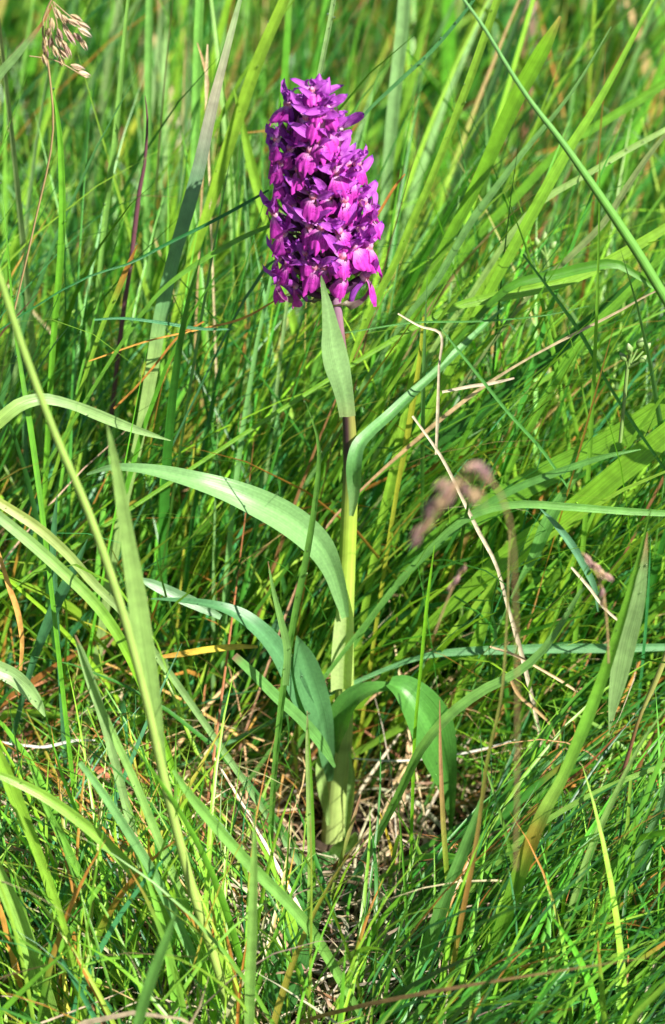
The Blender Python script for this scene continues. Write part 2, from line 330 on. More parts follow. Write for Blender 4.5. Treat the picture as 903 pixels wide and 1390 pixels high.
def column_mesh(seed):
    C = catmull(np.array([(0, -8.0, .6), (0, -9.4, 1.7), (0, -10.4, 2.9), (0, -10.3, 4.0)]), 8) * .001
    a = tube(C, np.array([.4, 1.2, 1.7, 1.6, 1.4, 1.1, .8, .25]) * .001, 9, [(0, (.85, .5, .75)), (.35, (.85, .62, .78)), (.55, (.78, .16, .25)), (.72, (.8, .4, .6)), (1, VIO)])
    me = make_mesh("column", *a); me.materials.append(M_PETAL); return me
def ovary_mesh():
    a = tube(catmull(np.array([(0, 1, -7), (0, -2, -4.5), (0, -5.5, -1.5), (0, -8.6, 1.2)]), 9) * .001, np.array([.9, 1.2, 1.5, 1.6, 1.6, 1.5, 1.4, 1.5, 1.3]) * .001, 8, (.09, .03, .09))
    b = tube(catmull(np.array([(0, -8.8, .8), (0, -7.6, -1.2), (0, -6.6, -4), (0, -6.2, -7.2)]), 9) * .001, np.array([1.5, 1.5, 1.4, 1.3, 1.2, 1.1, 1, .9, .3]) * .001, 8, (.38, .08, .55))
    me = make_mesh("flower", *join(a, b)); me.materials.append(M_PETAL); return me
def bract_mesh(seed):
    r = random.Random(seed); c = r.uniform(-1.5, 1.5); ln = r.uniform(.8, 1.15)
    C = catmull(np.array([(c, 0, -8.5), (c * 1.2, -4.6 * ln, -7.5), (c * 1.6, -9 * ln, -4.0), (c * 2, -11 * ln, 2.5 * ln)]), 10)
    W = 3.6 * np.sin(pi * np.clip(np.linspace(.12, 1, 10), 0, 1)) ** .8; W[-1] = .1
    g = [(0, (.20, .22, .10)), (.5, (.22, .15, .15)), (1, (.16, .04, .15))]
    me = make_mesh("bract", *ribbon(C * .001, W * .001, keel=.3, curl=.2, nc=5, facing=np.tile(norm(np.array([0, -1, .4])), (10, 1)), tint=g)); me.materials.append(M_ORCHID_LEAF); return me
LIPS = [lip_mesh(i) for i in range(9)]; SEPL = [sepal_mesh(-1, i) for i in range(6)]; SEPR = [sepal_mesh(1, i + 50) for i in range(6)]
HOODS = [hood_mesh(i) for i in range(5)]; COLM = column_mesh(0); OVA = ovary_mesh(); BRS = [bract_mesh(i) for i in range(6)]

def axis_at_z(z):
    k = np.argmin(np.abs(sc[:, 2] - z)); return sc[k, :3]
ROOTR = 0.0102
fl_protos = []
def place_flower(pos, phi, tiltx, tilty, s, rot):
    i = rot
    f = obj("flower", OVA, None, orchid)
    f.location = pos; f.rotation_euler = (tiltx, tilty, phi); f.scale = (s,) * 3
    for nm, me in (("lip", LIPS[(i * 5) % 9]), ("sepal", SEPL[(i * 7) % 6]), ("sepal", SEPR[(i * 5 + 1) % 6]), ("hood", HOODS[(i * 3) % 5]), ("column", COLM), ("bract", BRS[(i * 7) % 6])):
        obj(nm, me, None, f)
    return f
# (px, py of the throat, scale, forward tilt) read off the photograph; the last entries are half-open flowers near the top
FRONT = [(431, 146, .80, -.25), (399, 158, .92, -.1), (436, 160, .95, 0), (372, 180, .92, 0), (412, 207, .95, 0), (437, 198, .98, 0), (466, 190, .85, -.15), (470, 214, .9, 0),
         (395, 233, .98, 0), (465, 234, .98, .1), (487, 240, 1.0, 0), (376, 214, .88, 0), (419, 263, 1.0, 0), (478, 264, 1.0, .1), (500, 272, 1.05, 0), (374, 258, .95, 0),
         (393, 274, .98, 0), (408, 300, 1.0, .1), (433, 310, 1.0, 0), (476, 308, 1.02, 0), (495, 300, 1.0, .1), (380, 312, .95, 0), (495, 336, 1.0, 0), (467, 352, 1.05, .05),
         (404, 336, .95, 0), (414, 362, 1.0, 0), (441, 354, .8, .25), (386, 352, .95, .1), (398, 378, .85, .25), (388, 196, .9, 0)]
rr = random.Random(5)
FRONT += [(421, 130, .7, -.3), (382, 150, .95, -.2), (454, 150, .95, -.2), (371, 200, .95, 0), (506, 334, 1.05, 0), (507, 290, .95, .1), (490, 212, .9, 0), (370, 282, .95, 0), (376, 366, .95, .15), (386, 145, .8, -.2), (452, 176, .85, 0), (452, 262, .85, 0), (390, 334, .85, .1), (480, 322, .9, 0), (480, 222, .85, 0), (502, 318, .95, .1), (376, 236, .85, 0), (478, 366, .9, .2), (376, 340, .85, .1)]
k = 0
for (fx, fy, s, tx) in FRONT:
    Y = -0.010
    for _ in range(6):
        p = P(fx, fy, Y); ax = axis_at_z(p[2]); dx = p[0] - ax[0]; q = max(-1, min(1, dx / (ROOTR * s * 1.12))); phi = math.asin(q); Y = ax[1] - ROOTR * s * cos(phi)
    tz = p[2]
    over = max(0, abs(dx) - ROOTR * s * .9) * (1 if dx > 0 else -1)
    place_flower((ax[0] + over * 1.05, ax[1], tz - 0.002), phi * .86 + rr.uniform(-.12, .12), tx + rr.uniform(-.15, .15), rr.uniform(-.3, .3), s * .84, k); k += 1
for j in range(20):       # the far side of the spike
    z0 = P(452, 385, 0)[2]; z1 = P(430, 140, 0)[2]; f = (j + .5) / 20
    ax = axis_at_z(z0 + (z1 - z0) * f)
    place_flower((ax[0], ax[1], z0 + (z1 - z0) * f), R(90) + (j * 137.5 % 180) * pi / 180, rr.uniform(-.1, .2), rr.uniform(-.2, .2), 1.0 - .25 * f, k); k += 1
# buds at the tip
bud = tube(catmull(np.array([(0, 0, 0), (0, -.6, 2.2), (0, -.9, 4.5), (0, -.5, 7.2)]), 9) * .001, np.array([.5, 1.3, 1.8, 2.0, 1.9, 1.6, 1.2, .7, .1]) * .001, 9, [(0, (.2, .12, .2)), (.3, VIO), (1, (.42, .08, .5))])
bme = make_mesh("flower_bud", *bud); bme.materials.append(M_PETAL)
for bx, by, a, b in ((424, 140, -.15, -.35), (430, 128, .1, .12), (436, 134, -.1, .35), (420, 150, .35, -.5), (428, 150, .6, 0), (441, 146, .4, .5)):
    o = obj("flower_bud", bme, None, orchid); o.location = P(bx, by, -.001); o.rotation_euler = (a, b, 0)

# ------------------------------------------------------------------ grass blades picked out one by one
def blade(name, label, pts, Y, tint, cat="grass blade", mat=None, keel=.42, roll=0.0, n=26, nc=3, tip=None, tipf=.08, root=None, rootf=.2, wave=0, ground_end='start', group=None, stalk=False, curl=0.0):
    """pts from root to tip (px, py, width px). The root end is carried on down to the soil."""
    Ys = np.interp(np.linspace(0, 1, len(pts)), np.linspace(0, 1, len(np.atleast_1d(Y))), np.atleast_1d(Y))
    rows = []
    for q, yy in zip(pts, Ys):
        yy = q[3] if len(q) > 3 else yy
        p = P(q[0], q[1], yy)
        rows.append([*p, q[2] * (1 if stalk else (.68 if yy > .03 else (.78 if yy < -.095 else .88))) * depth(p) / SPX])
    if ground_end == 'start' and rows[0][2] > 0.004:
        a = np.array(rows[0][:3]); d = norm(a - np.array(rows[1][:3])); h = a[2]
        d = norm(d + np.array([0, 0, -.35])); 
        if d[2] > -.3: d = norm(np.array([d[0], d[1], -.45]))
        s = (h + .004) / -d[2]; s = min(s, h * 2.2 + .01)
        b = a + d * s; b[2] = -.004
        rows = [[*b, rows[0][3] * .8]] + rows
    lo = min(r[2] for r in rows[1:]) if len(rows) > 1 else 0
    for r in rows[1:]: r[2] = max(r[2], 0.001)
    c = catmull(rows, n); C = c[:, :3]; W = np.maximum(c[:, 3], .0001)
    C[:, 2] = np.maximum(C[:, 2], -.004)
    if stalk: g = tube(C, W / 2, 7, tint)
    else: g = ribbon(C, W, keel=keel, roll=roll, nc=nc, tint=tint, tip=tip, tipf=tipf, root=root, rootf=rootf, wave=wave, curl=curl)
    o = obj(name, make_mesh(name, *g), mat or (M_STEM if stalk else M_GRASS)); tag(o, label, cat, group)
    return o
B = blade
# --- in front of the orchid (nearer the camera)
B("grass_stalk", "long yellow green flowering stalk slanting past the broad upright blade, blurred", [(300, 1330, 13), (262, 1210, 13), (228, 1080, 13), (196, 940, 12), (160, 810, 12), (118, 690, 11), (75, 590, 10), (30, 470, 10), (-6, 360, 9), (-30, 290, 6)], -.13, [(0, (.33, .46, .10)), (.5, (.29, .44, .10)), (1, (.25, .42, .08))], "grass stalk", stalk=True, n=40)
B("grass_shoot", "broad pale upright blade with pointed tip, crossing the arching orchid leaf", [(228, 1090, 8), (216, 1010, 20), (205, 940, 32), (194, 870, 36), (184, 800, 33), (173, 730, 26), (163, 665, 20), (153, 610, 12), (145, 572, 1)], -.125, (0.27, 0.45, 0.12), nc=5, keel=.2, roll=[.2, -.2, .3], n=36, ground_end='none')
B("grass_shoot", "slim grey green blade rising from the tangle to a pinkish tip, beside the stem", [(425, 1260, 8), (425, 1180, 8), (423, 1100, 8), (420, 1030, 6), (417, 965, 1)], -.05, BRIGHT, tip=(.5, .3, .2))
B("grass_shoot", "upright green blade crossing the broad lower orchid leaf and the arching leaf", [(366, 1180, 9), (374, 1040, 10), (386, 930, 11), (400, 840, 11), (418, 750, 11), (430, 670, 9), (433, 600, 6), (415, 545, 1)], -.045, (.15, .36, .06), roll=.4)
B("grass_shoot", "slender blade bending back from the lower orchid leaves, tipped brown", [(388, 930, 10), (390, 880, 12), (381, 840, 10), (371, 800, 6), (364, 762, 1)], -.048, (.17, .35, .09), tip=(.35, .2, .1), ground_end='none')
B("cut_grass_shoot", "blue green blade with a brown cut end pointing toward the arching leaf", [(455, 1042, 4), (437, 1010, 16), (408, 975, 17), (375, 945, 17), (345, 915, 15), (318, 890, 12)], [-.03, -.04], (.15, .37, .09), tip=(.25, .14, .10), tipf=.05, ground_end='none', keel=.1, nc=5)
B("grass_shoot", "long blade curving up from beside the stem foot across the drooping leaf", [(455, 1262, 12), (478, 1207, 16), (500, 1160, 14), (522, 1118, 12), (550, 1062, 13), (574, 1014, 15), (612, 970, 16), (655, 938, 16), (700, 915, 14), (740, 880, 12), (790, 800, 6)], [-.05, -.07, -.07], [(0, BLUEG), (.2, (.09, .27, .12)), (.35, (.17, .38, .06)), (1, (.17, .36, .09))], nc=5, roll=[.5, .2, .3])
B("grass_shoot", "thin bright blade running straight up over the drooping orchid leaf", [(560, 1090, 5), (563, 1000, 5), (572, 900, 5), (581, 810, 5), (590, 740, 1)], -.06, (.18, .45, .02))
B("grass_shoot", "brown tipped blade in front of the drooping orchid leaf", [(612, 1250, 7), (604, 1150, 8), (600, 1080, 7), (598, 1020, 5), (597, 950, 1)], -.09, (.26, .38, .04), tip=(.45, .25, .12), tipf=.6)
B("grass_shoot", "broad lime blade with an orange edge leaning up across the dark grass", [(655, 1350, 20), (684, 1255, 27), (712, 1170, 28), (740, 1100, 24), (762, 1060, 20), (790, 995, 22), (815, 930, 20), (840, 855, 16), (862, 780, 10), (884, 690, 2)], [-.11, -.11, -.10, -.10], [(0, MID), (.30, (.16, .36, .03)), (.38, (.36, .24, .04)), (.42, (.22, .36, .05)), (.6, BRIGHT), (1, BRIGHT)], nc=5, roll=[.5, .2, .1, .4], n=34)
B("grass_shoot", "short broad pale blade hanging point down beside the orange edged blade", [(879, 722, 1), (874, 770, 12), (864, 820, 26), (850, 870, 33), (840, 920, 27), (832, 960, 14), (827, 995, 1)], -.09, PALE, nc=5, keel=.15, ground_end='none', root=(.45, .22, .12), rootf=.18)
B("grass_stalk", "weathered brown stalk slanting up through the dark grass, purple at its joint", [(770, 1180, 5), (800, 1130, 6), (830, 1090, 7), (850, 1035, 6), (868, 975, 5), (890, 925, 8), (912, 870, 8)], -.07, [(0, BROWN), (.45, PURPB), (.7, BROWN), (.8, (.35, .36, .1)), (1, (.35, .36, .1))], "grass stalk", stalk=True)
B("grass_shoot", "pale blade rising from the bottom among dark fine grass, leaning outward", [(742, 1330, 18), (775, 1240, 17), (800, 1160, 14), (830, 1090, 10), (870, 1010, 5), (905, 960, 3)], -.1, (.27, .46, .12), nc=5)
B("grass_shoot", "blue grey blade curving past the bottom corner of the dark grass", [(775, 1330, 18), (820, 1235, 17), (865, 1165, 16), (895, 1100, 12), (912, 1020, 6)], -.09, GLAUC, nc=5, roll=.3)
B("grass_shoot", "long pale blade sweeping low across the dark tangle to the frame edge", [(600, 1280, 8), (640, 1210, 9), (720, 1130, 9), (800, 1080, 8), (870, 1050, 8), (925, 1030, 6)], -.09, (.22, .42, .07))
B("grass_shoot", "faded blade with a rusty tip standing in front of the drooping leaf tip", [(545, 1350, 24), (580, 1290, 26), (605, 1220, 24), (630, 1155, 20), (650, 1100, 12), (660, 1065, 2)], -.115, (.13, .32, .07), nc=5, tip=(.4, .25, .1), tipf=.08, roll=.2)
B("grass_shoot", "olive stalk like blade turning orange lower down, in front of drooping leaf", [(610, 1340, 9), (626, 1250, 9), (640, 1180, 9), (650, 1120, 7), (662, 1030, 6), (680, 950, 5), (688, 850, 4), (692, 720, 2)], -.125, [(0, LIME), (.3, (.38, .2, .05)), (.45, (.3, .2, .06)), (.6, OLIVE), (1, (.35, .3, .12))])
B("grass_shoot", "yellow blade bent down at the thatch beside the stem foot", [(555, 1258, 3), (548, 1220, 4), (538, 1180, 5), (525, 1130, 4), (515, 1100, 1)], -.04, YEL)
B("grass_shoot", "blurred pale green blade standing straight up from the bottom edge", [(338, 1420, 16), (340, 1330, 18), (343, 1240, 17), (345, 1170, 12), (346, 1105, 2)], -.15, (.22, .42, .09), nc=5)
B("grass_shoot", "upright yellowish grass blade dotted with dew just before the stem foot", [(424, 1330, 8), (421, 1250, 8), (421, 1160, 8), (419, 1090, 7), (417, 1010, 5), (417, 967, 1)], -.07, [(0, BRIGHT), (.6, (.3, .46, .12)), (1, (.3, .4, .15))])
B("grass_shoot", "pinkish tipped thin blade leaning beside the stem foot", [(440, 1290, 5), (452, 1210, 6), (468, 1150, 6), (482, 1105, 5), (490, 1078, 2)], -.05, [(0, BRIGHT), (.6, (.35, .42, .1)), (.9, (.55, .3, .2)), (1, (.55, .3, .2))])
B("grass_shoot", "wide blurred blade crossing low from beneath the reddish dead leaf to the bottom", [(440, 1290, 18), (400, 1235, 20), (350, 1185, 20), (300, 1130, 18), (262, 1085, 16), (235, 1045, 6)], -.13, (.17, .38, .07), nc=5)
B("grass_shoot", "long blade slanting from the bottom over the reddish dead leaf", [(290, 1340, 14), (255, 1240, 15), (215, 1140, 15), (180, 1055, 14), (150, 990, 13), (125, 930, 10), (100, 860, 2)], -.11, (.24, .45, .11), nc=5, roll=-.2)
B("grass_shoot", "straight blue green blade with clipped end above the reddish dead leaf", [(290, 1365, 15), (245, 1260, 17), (205, 1180, 17), (165, 1115, 16), (135, 1070, 13), (108, 1035, 9)], -.125, (.17, .38, .12), nc=5, ground_end='start')
B("grass_shoot", "long light blade sweeping from the frame edge down to the bottom", [(300, 1370, 14), (240, 1260, 18), (170, 1170, 20), (110, 1115, 20), (60, 1080, 19), (20, 1060, 16), (-20, 1045, 10)], -.12, (.25, .47, .06), nc=5, roll=.2)
B("grass_shoot", "folded lime blade rising from the bottom corner with a sharp bend", [(130, 1390, 16), (95, 1290, 19), (70, 1210, 18), (45, 1140, 18), (20, 1080, 24), (0, 1030, 20), (-25, 980, 10)], -.11, LIME, nc=5, keel=.4)
B("grass_shoot", "widest pale blade standing in the bottom corner", [(75, 1400, 30), (50, 1320, 32), (22, 1240, 30), (-5, 1180, 24), (-35, 1110, 10)], -.13, (.25, .46, .08), nc=5, keel=.3)
B("grass_shoot", "mid green blade leaning to the bottom centre, under the pale blades", [(215, 1390, 15), (165, 1290, 17), (120, 1210, 17), (85, 1140, 14), (60, 1090, 8), (40, 1040, 1)], -.105, (.16, .38, .05), nc=5)
B("grass_shoot", "thin lime blade curving beside the folded blade in the corner", [(120, 1400, 10), (100, 1320, 12), (85, 1250, 11), (60, 1180, 9), (30, 1110, 6), (10, 1060, 1)], -.14, LIME)
B("grass_shoot", "soft blurred short blade tip at the very bottom edge", [(180, 1420, 16), (205, 1330, 20), (228, 1270, 14), (240, 1235, 2)], -.19, (.12, .3, .06), nc=5)
B("grass_shoot", "small leaf blade lying over the edge tangle, spotted with purple", [(-10, 905, 26), (20, 920, 26), (45, 945, 20), (62, 972, 4)], -.07, PALE, nc=5, ground_end='none')
B("grass_shoot", "bright lime blade slanting down behind the blurred flowering stalk", [(205, 960, 12), (165, 870, 16), (130, 820, 17), (90, 780, 18), (40, 735, 18), (-15, 690, 16)], -.05, [(0, BRIGHT), (.4, (.2, .45, .02)), (1, PALE)], nc=5)
B("grass_shoot", "pale green blade with yellow edge slanting above the lime blade", [(175, 840, 12), (130, 795, 14), (90, 750, 15), (50, 715, 16), (20, 695, 15), (-20, 670, 14)], -.04, [(0, GLAUC), (1, (.36, .42, .1))], nc=5)
B("grass_shoot", "dewy blue grey blade standing with its tip by the broad upright blade", [(42, 910, 10), (60, 860, 16), (80, 815, 18), (100, 775, 15), (119, 732, 1)], -.03, BLUEG, nc=5, roll=.3)
B("grass_shoot", "bluish upright blade behind the flowering stalk, ending in a sharp tip", [(75, 800, 8), (72, 750, 10), (74, 710, 8), (78, 670, 1)], -.02, BLUEG)
B("grass_shoot", "arched pale blade curving over from the frame edge to a fine tip", [(-30, 600, 22), (0, 572, 22), (28, 550, 22), (58, 542, 18), (95, 549, 15), (130, 562, 17), (165, 576, 15), (200, 588, 9), (232, 598, 1)], [-.03, -.02, .0], [(0, (.3, .48, .05)), (.4, (.3, .48, .08)), (.6, PALE), (1, PALE)], nc=5, roll=[.1, .3, -.2], n=34)
B("grass_shoot", "slim straight dark green blade crossing beneath the arched pale blade", [(58, 700, 8), (50, 640, 9), (40, 570, 9), (30, 510, 7), (20, 440, 5), (10, 330, 3), (2, 250, 1)], [-.03, 0], (.12, .36, .02))
B("grass_shoot", "short pale blade tipped brown beside the blurred flowering stalk base", [(140, 975, 14), (125, 930, 15), (112, 890, 12), (102, 862, 3)], -.09, PALE, tip=(.4, .25, .15), nc=5)
B("dead_leaf", "reddish brown dead leaf lying flat in the tangle", [(60, 1052, 6), (95, 1050, 14), (135, 1048, 18), (180, 1052, 16), (215, 1062, 15), (255, 1076, 16), (290, 1094, 12), (318, 1110, 3)], -.02, [(0, (.45, .18, .1)), (.5, (.40, .13, .07)), (1, (.22, .10, .07))], "dead leaf", mat=M_STRAW, nc=5, curl=.3, ground_end='none')
B("dead_leaf", "yellow dying blade lying level under the arching blue green leaf", [(215, 892, 4), (245, 888, 9), (280, 882, 10), (320, 878, 9), (350, 878, 4)], -.02, [(0, ORANGE), (.5, YEL), (1, (.5, .3, .05))], "dead leaf", mat=M_STRAW, ground_end='none')
B("dead_leaf", "orange tan dead blade hanging at the frame edge by the slanting blades", [(28, 910, 5), (30, 870, 7), (24, 830, 9), (12, 795, 8), (0, 755, 5), (-6, 735, 2)], -.04, (.62, .33, .09), "dead leaf", mat=M_STRAW, ground_end='none')
B("grass_shoot", "low blue green leaf end speckled with dew behind the arching lower leaf", [(300, 838, 8), (270, 822, 17), (235, 806, 19), (205, 792, 14), (190, 786, 5)], -.015, (.18, .34, .17), nc=5, ground_end='none')
# --- beside and behind the spike
B("grass_stalk", "straight green flowering stalk crossing diagonally in front of the blurred grass", [(1010, 590, 13), (960, 500, 13), (903, 405, 14), (870, 350, 14), (832, 292, 13), (795, 238, 11), (758, 186, 9), (722, 140, 7), (690, 92, 6), (660, 42, 5), (630, 0, 4), (612, -25, 3)], -.02, [(0, (.14, .33, .05)), (.6, (.12, .32, .05)), (1, (.15, .35, .12))], "grass stalk", stalk=True, n=40)
B("cut_grass_shoot", "broad bright blade with a ragged cut tip, tallest beside the diagonal stalk", [(592, 360, 20), (628, 290, 24), (655, 235, 27), (680, 180, 30), (702, 132, 32), (722, 95, 32), (740, 62, 28), (754, 36, 14), (761, 22, 6)], .06, [(0, BRIGHT), (.9, (.2, .45, .02)), (1, (.5, .4, .1))], nc=5, keel=.35, roll=[.4, .2, 0], n=34)
B("grass_shoot", "long bright blade running up from the tangle behind the diagonal stalk", [(560, 600, 12), (602, 520, 16), (636, 450, 19), (672, 382, 20), (712, 310, 23), (742, 255, 23), (770, 206, 20), (802, 156, 16), (835, 98, 12), (865, 40, 9), (890, -6, 6), (905, -30, 4)], [.03, .04, .06], (.20, .43, .03), nc=5, keel=.3, n=36)
B("grass_shoot", "lime blade rising beside the spike, long and narrow, behind the diagonal stalk", [(485, 470, 14), (506, 415, 16), (535, 360, 15), (560, 300, 15), (582, 252, 15), (610, 180, 15), (635, 115, 16), (658, 50, 16), (678, -8, 15)], .05, LIME, nc=5, n=30)
B("grass_shoot", "dusty green blade from the tangle crossing the broad cut blade", [(545, 440, 10), (590, 385, 14), (640, 300, 15), (668, 262, 14), (706, 212, 12), (745, 165, 9), (780, 120, 6), (830, 36, 2)], .045, (.17, .36, .10), nc=5)
B("grass_shoot", "low arching bright blade leaving the tangle beneath the diagonal stalk", [(600, 424, 10), (650, 408, 15), (705, 397, 17), (760, 384, 17), (805, 366, 17), (850, 342, 17), (890, 318, 15), (925, 296, 13)], [.02, .03], [(0, BRIGHT), (1, LIME)], nc=5)
B("grass_shoot", "second low arching blade just beneath the bright arching one", [(640, 440, 8), (700, 385, 13), (745, 375, 15), (800, 362, 16), (835, 358, 14), (862, 372, 10), (900, 400, 3)], .015, MID, nc=5)
B("grass_shoot", "pale blade slanting over the diagonal stalk toward the upper grass", [(590, 470, 9), (640, 400, 12), (700, 310, 12), (740, 270, 13), (800, 235, 12), (850, 205, 12), (905, 175, 10), (930, 160, 8)], [.05, .07], (.26, .42, .11), nc=5)
B("grass_shoot", "dull green blade slanting up across the frame edge, lowest of the pale ones", [(720, 400, 8), (770, 352, 12), (820, 302, 13), (850, 255, 12), (885, 205, 10), (915, 170, 6)], .035, (.25, .33, .12), nc=5)
B("grass_shoot", "wide bright blade slanting up to the frame edge high behind the stalk", [(640, 330, 16), (700, 268, 18), (760, 205, 17), (820, 165, 17), (880, 128, 17), (930, 95, 15)], .12, BRIGHT, nc=5)
B("grass_shoot", "pale vertical blade standing just behind the spike, out of focus", [(518, 350, 14), (523, 270, 20), (530, 190, 24), (538, 110, 26), (546, 40, 26), (550, -20, 24)], .16, (.25, .45, .17), nc=5)
B("grass_shoot", "pale narrow blade rising directly behind the tip of the spike", [(418, 190, 8), (428, 130, 9), (438, 80, 10), (447, 35, 10), (455, -10, 9)], .06, PALE, nc=5)
B("grass_shoot", "thin dark blade pointing at the spike from the upper grass, orange at its base", [(478, 178, 4), (500, 150, 5), (540, 112, 6), (590, 65, 6), (632, 15, 5), (650, -10, 4)], .03, [(0, ORANGE), (.12, (.1, .3, .09)), (1, (.07, .26, .08))], ground_end='none')
B("dead_grass_shoot", "thin orange dead blade touching the flowers beside a green one", [(499, 312, 3), (515, 288, 4), (535, 255, 4), (550, 236, 2)], .012, ORANGE, mat=M_STRAW, ground_end='none')
B("grass_shoot", "thin blue green blade tip under the lowest flowers", [(330, 410, 4), (345, 388, 5), (362, 362, 5), (375, 352, 2)], .02, BLUEG)
# --- left of the spike, behind
B("wide_grass_shoot", "tall grey green blade with silvery purple blight along its edge", [(165, 700, 15), (188, 600, 16), (205, 510, 20), (218, 430, 22), (236, 350, 26), (256, 280, 28), (272, 220, 26), (287, 150, 22), (302, 90, 16), (315, 40, 13), (328, -8, 7)], [.02, .05], [(0, (.3, .46, .14)), (.42, (.3, .46, .14)), (.5, (.13, .32, .12)), (.68, (.14, .30, .15)), (.76, (.28, .30, .22)), (.84, (.42, .40, .28)), (.92, (.34, .42, .22)), (1, PALE)], nc=5, keel=.12, n=40)
B("grass_shoot", "dark green blade backing the tall grey blade", [(186, 560, 11), (210, 470, 13), (232, 380, 14), (250, 300, 14), (272, 200, 13), (292, 110, 10), (310, 45, 4)], .06, MID, nc=5)
B("grass_shoot", "broad lime blade leaning up between the tall grey blade and the spike", [(255, 370, 18), (285, 280, 22), (308, 205, 25), (330, 140, 25), (352, 78, 24), (375, 25, 22), (395, -20, 20)], .09, (.27, .48, .04), nc=5, n=30)
B("grass_shoot", "short lime blade leaning toward the spike below the broad lime blade", [(372, 330, 18), (352, 265, 20), (338, 210, 18), (328, 165, 12), (318, 120, 3)], .11, LIME, nc=5)
B("grass_shoot", "straight bright blade upright beside the seed head, rooted in dark grass", [(72, 470, 12), (78, 400, 13), (84, 320, 14), (84, 240, 13), (80, 170, 9), (72, 120, 2)], .035, (.15, .42, .03), nc=5)
B("grass_shoot", "slender pale blade standing tall between the seed head and grey blade", [(148, 250, 12), (155, 200, 12), (162, 130, 11), (168, 60, 9), (175, -10, 6)], .08, (.22, .45, .09), nc=5)
B("grass_shoot", "bright blade with parallel twin edge, upright near the tan dead tips", [(262, 330, 16), (264, 240, 17), (266, 160, 18), (268, 80, 18), (272, -15, 17)], .14, (.2, .48, .09), nc=5)
B("grass_shoot", "blurred blade pair member close behind the seed head, dark edged", [(200, 200, 14), (201, 130, 16), (202, 60, 16), (203, -10, 14)], .17, (.2, .45, .1), nc=5)
B("grass_shoot", "long shaded blade sweeping in from the corner over the seed head stalk", [(-30, 150, 16), (0, 100, 14), (20, 78, 12), (38, 56, 8), (55, 35, 5), (72, 6, 2)], .0, (.22, .4, .13), tip=(.4, .2, .08), tipf=.4, nc=5, ground_end='none')
B("dark_grass_stalk", "dark purple stalk upright between the seed head and the grey blade", [(168, 420, 7), (176, 370, 6), (183, 310, 7), (190, 255, 6), (196, 225, 5), (200, 160, 3), (197, 130, 1)], .07, PURPB, "grass stalk", stalk=True)
B("dead_grass_shoot", "pale tan dead tip curving among the bright upright blades", [(280, 140, 5), (282, 110, 6), (275, 80, 5), (268, 58, 2)], .10, TAN, mat=M_STRAW)
B("dead_grass_shoot", "pale tan dead tip standing straight beside the curved one", [(282, 170, 5), (280, 120, 6), (281, 85, 6), (282, 60, 3)], .09, STRAW, mat=M_STRAW)
B("grass_shoot", "orange tipped short blade standing in the dark grass below the purple stalk", [(140, 440, 7), (158, 400, 9), (172, 365, 8), (187, 332, 1)], .02, LIME, tip=ORANGE, tipf=.3)
B("long_thin_grass_shoot", "long dark thread of grass crossing level behind the tall grey blade", [(100, 385, 3), (180, 356, 4), (225, 332, 5), (280, 305, 5), (330, 278, 5), (365, 258, 3)], .015, (.03, .2, .05))
B("long_thin_grass_shoot", "gently bowed bright blade crossing the tall grey blade toward the spike", [(190, 430, 6), (230, 385, 7), (280, 350, 8), (330, 322, 8), (370, 305, 5)], .012, (.15, .38, .04))
B("grass_shoot", "thin dark blade arching level above the arched pale blade", [(128, 434, 3), (165, 432, 4), (220, 438, 5), (270, 446, 5), (315, 447, 2)], .01, (.05, .24, .09), ground_end='none')
# --- right middle
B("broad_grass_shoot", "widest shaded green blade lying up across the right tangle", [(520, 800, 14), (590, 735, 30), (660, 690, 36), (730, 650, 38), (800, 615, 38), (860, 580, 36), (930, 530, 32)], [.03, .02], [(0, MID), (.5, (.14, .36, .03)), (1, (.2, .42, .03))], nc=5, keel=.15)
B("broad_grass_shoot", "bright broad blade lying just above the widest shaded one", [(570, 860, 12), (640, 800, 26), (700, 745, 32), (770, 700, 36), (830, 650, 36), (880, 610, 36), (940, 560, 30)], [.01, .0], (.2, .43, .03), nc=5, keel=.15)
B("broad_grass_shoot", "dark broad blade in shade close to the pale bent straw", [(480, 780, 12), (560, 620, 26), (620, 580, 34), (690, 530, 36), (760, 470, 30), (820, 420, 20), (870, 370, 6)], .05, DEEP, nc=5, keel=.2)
B("grass_shoot", "pointed green blade with crisp tip standing mid right amid flat blades", [(705, 790, 6), (725, 755, 16), (742, 715, 22), (760, 680, 17), (780, 650, 8), (799, 619, 1)], .0, (.16, .40, .09), nc=5, roll=.2)
B("grass_shoot", "grey blue blade drooping over beside the pointed green blade", [(733, 690, 1), (755, 712, 9), (780, 745, 12), (797, 775, 11), (808, 800, 8), (812, 830, 2)], -.01, (.12, .30, .16), nc=5, ground_end='none')
B("grass_shoot", "long straight blade slanting behind the pale bent straw, bright green", [(690, 640, 12), (730, 560, 16), (770, 490, 20), (800, 450, 20), (850, 400, 16), (905, 340, 12)], .04, BRIGHT, nc=5)
B("grass_shoot", "long light blade rising steeply from mid stem toward the diagonal stalk", [(520, 620, 14), (560, 560, 16), (600, 490, 16), (640, 420, 16), (680, 350, 16)], .06, LIME, nc=5)
B("grass_shoot", "lime blade rising close behind the stem at the level leaf", [(520, 700, 13), (535, 640, 16), (548, 580, 16), (560, 520, 14), (575, 470, 10), (590, 420, 4)], .025, LIME, nc=5)
B("grass_shoot", "yellow and orange edged blade near the stem behind the long narrow leaf", [(540, 660, 7), (550, 610, 9), (560, 550, 9), (568, 500, 7), (575, 430, 3)], .018, (.38, .42, .04))
B("grass_shoot", "long flat blade running level under the blurred seed head", [(560, 770, 8), (640, 700, 12), (700, 685, 12), (770, 688, 12), (850, 694, 11), (930, 698, 9)], [-.01, -.02], (.16, .38, .08), nc=5)
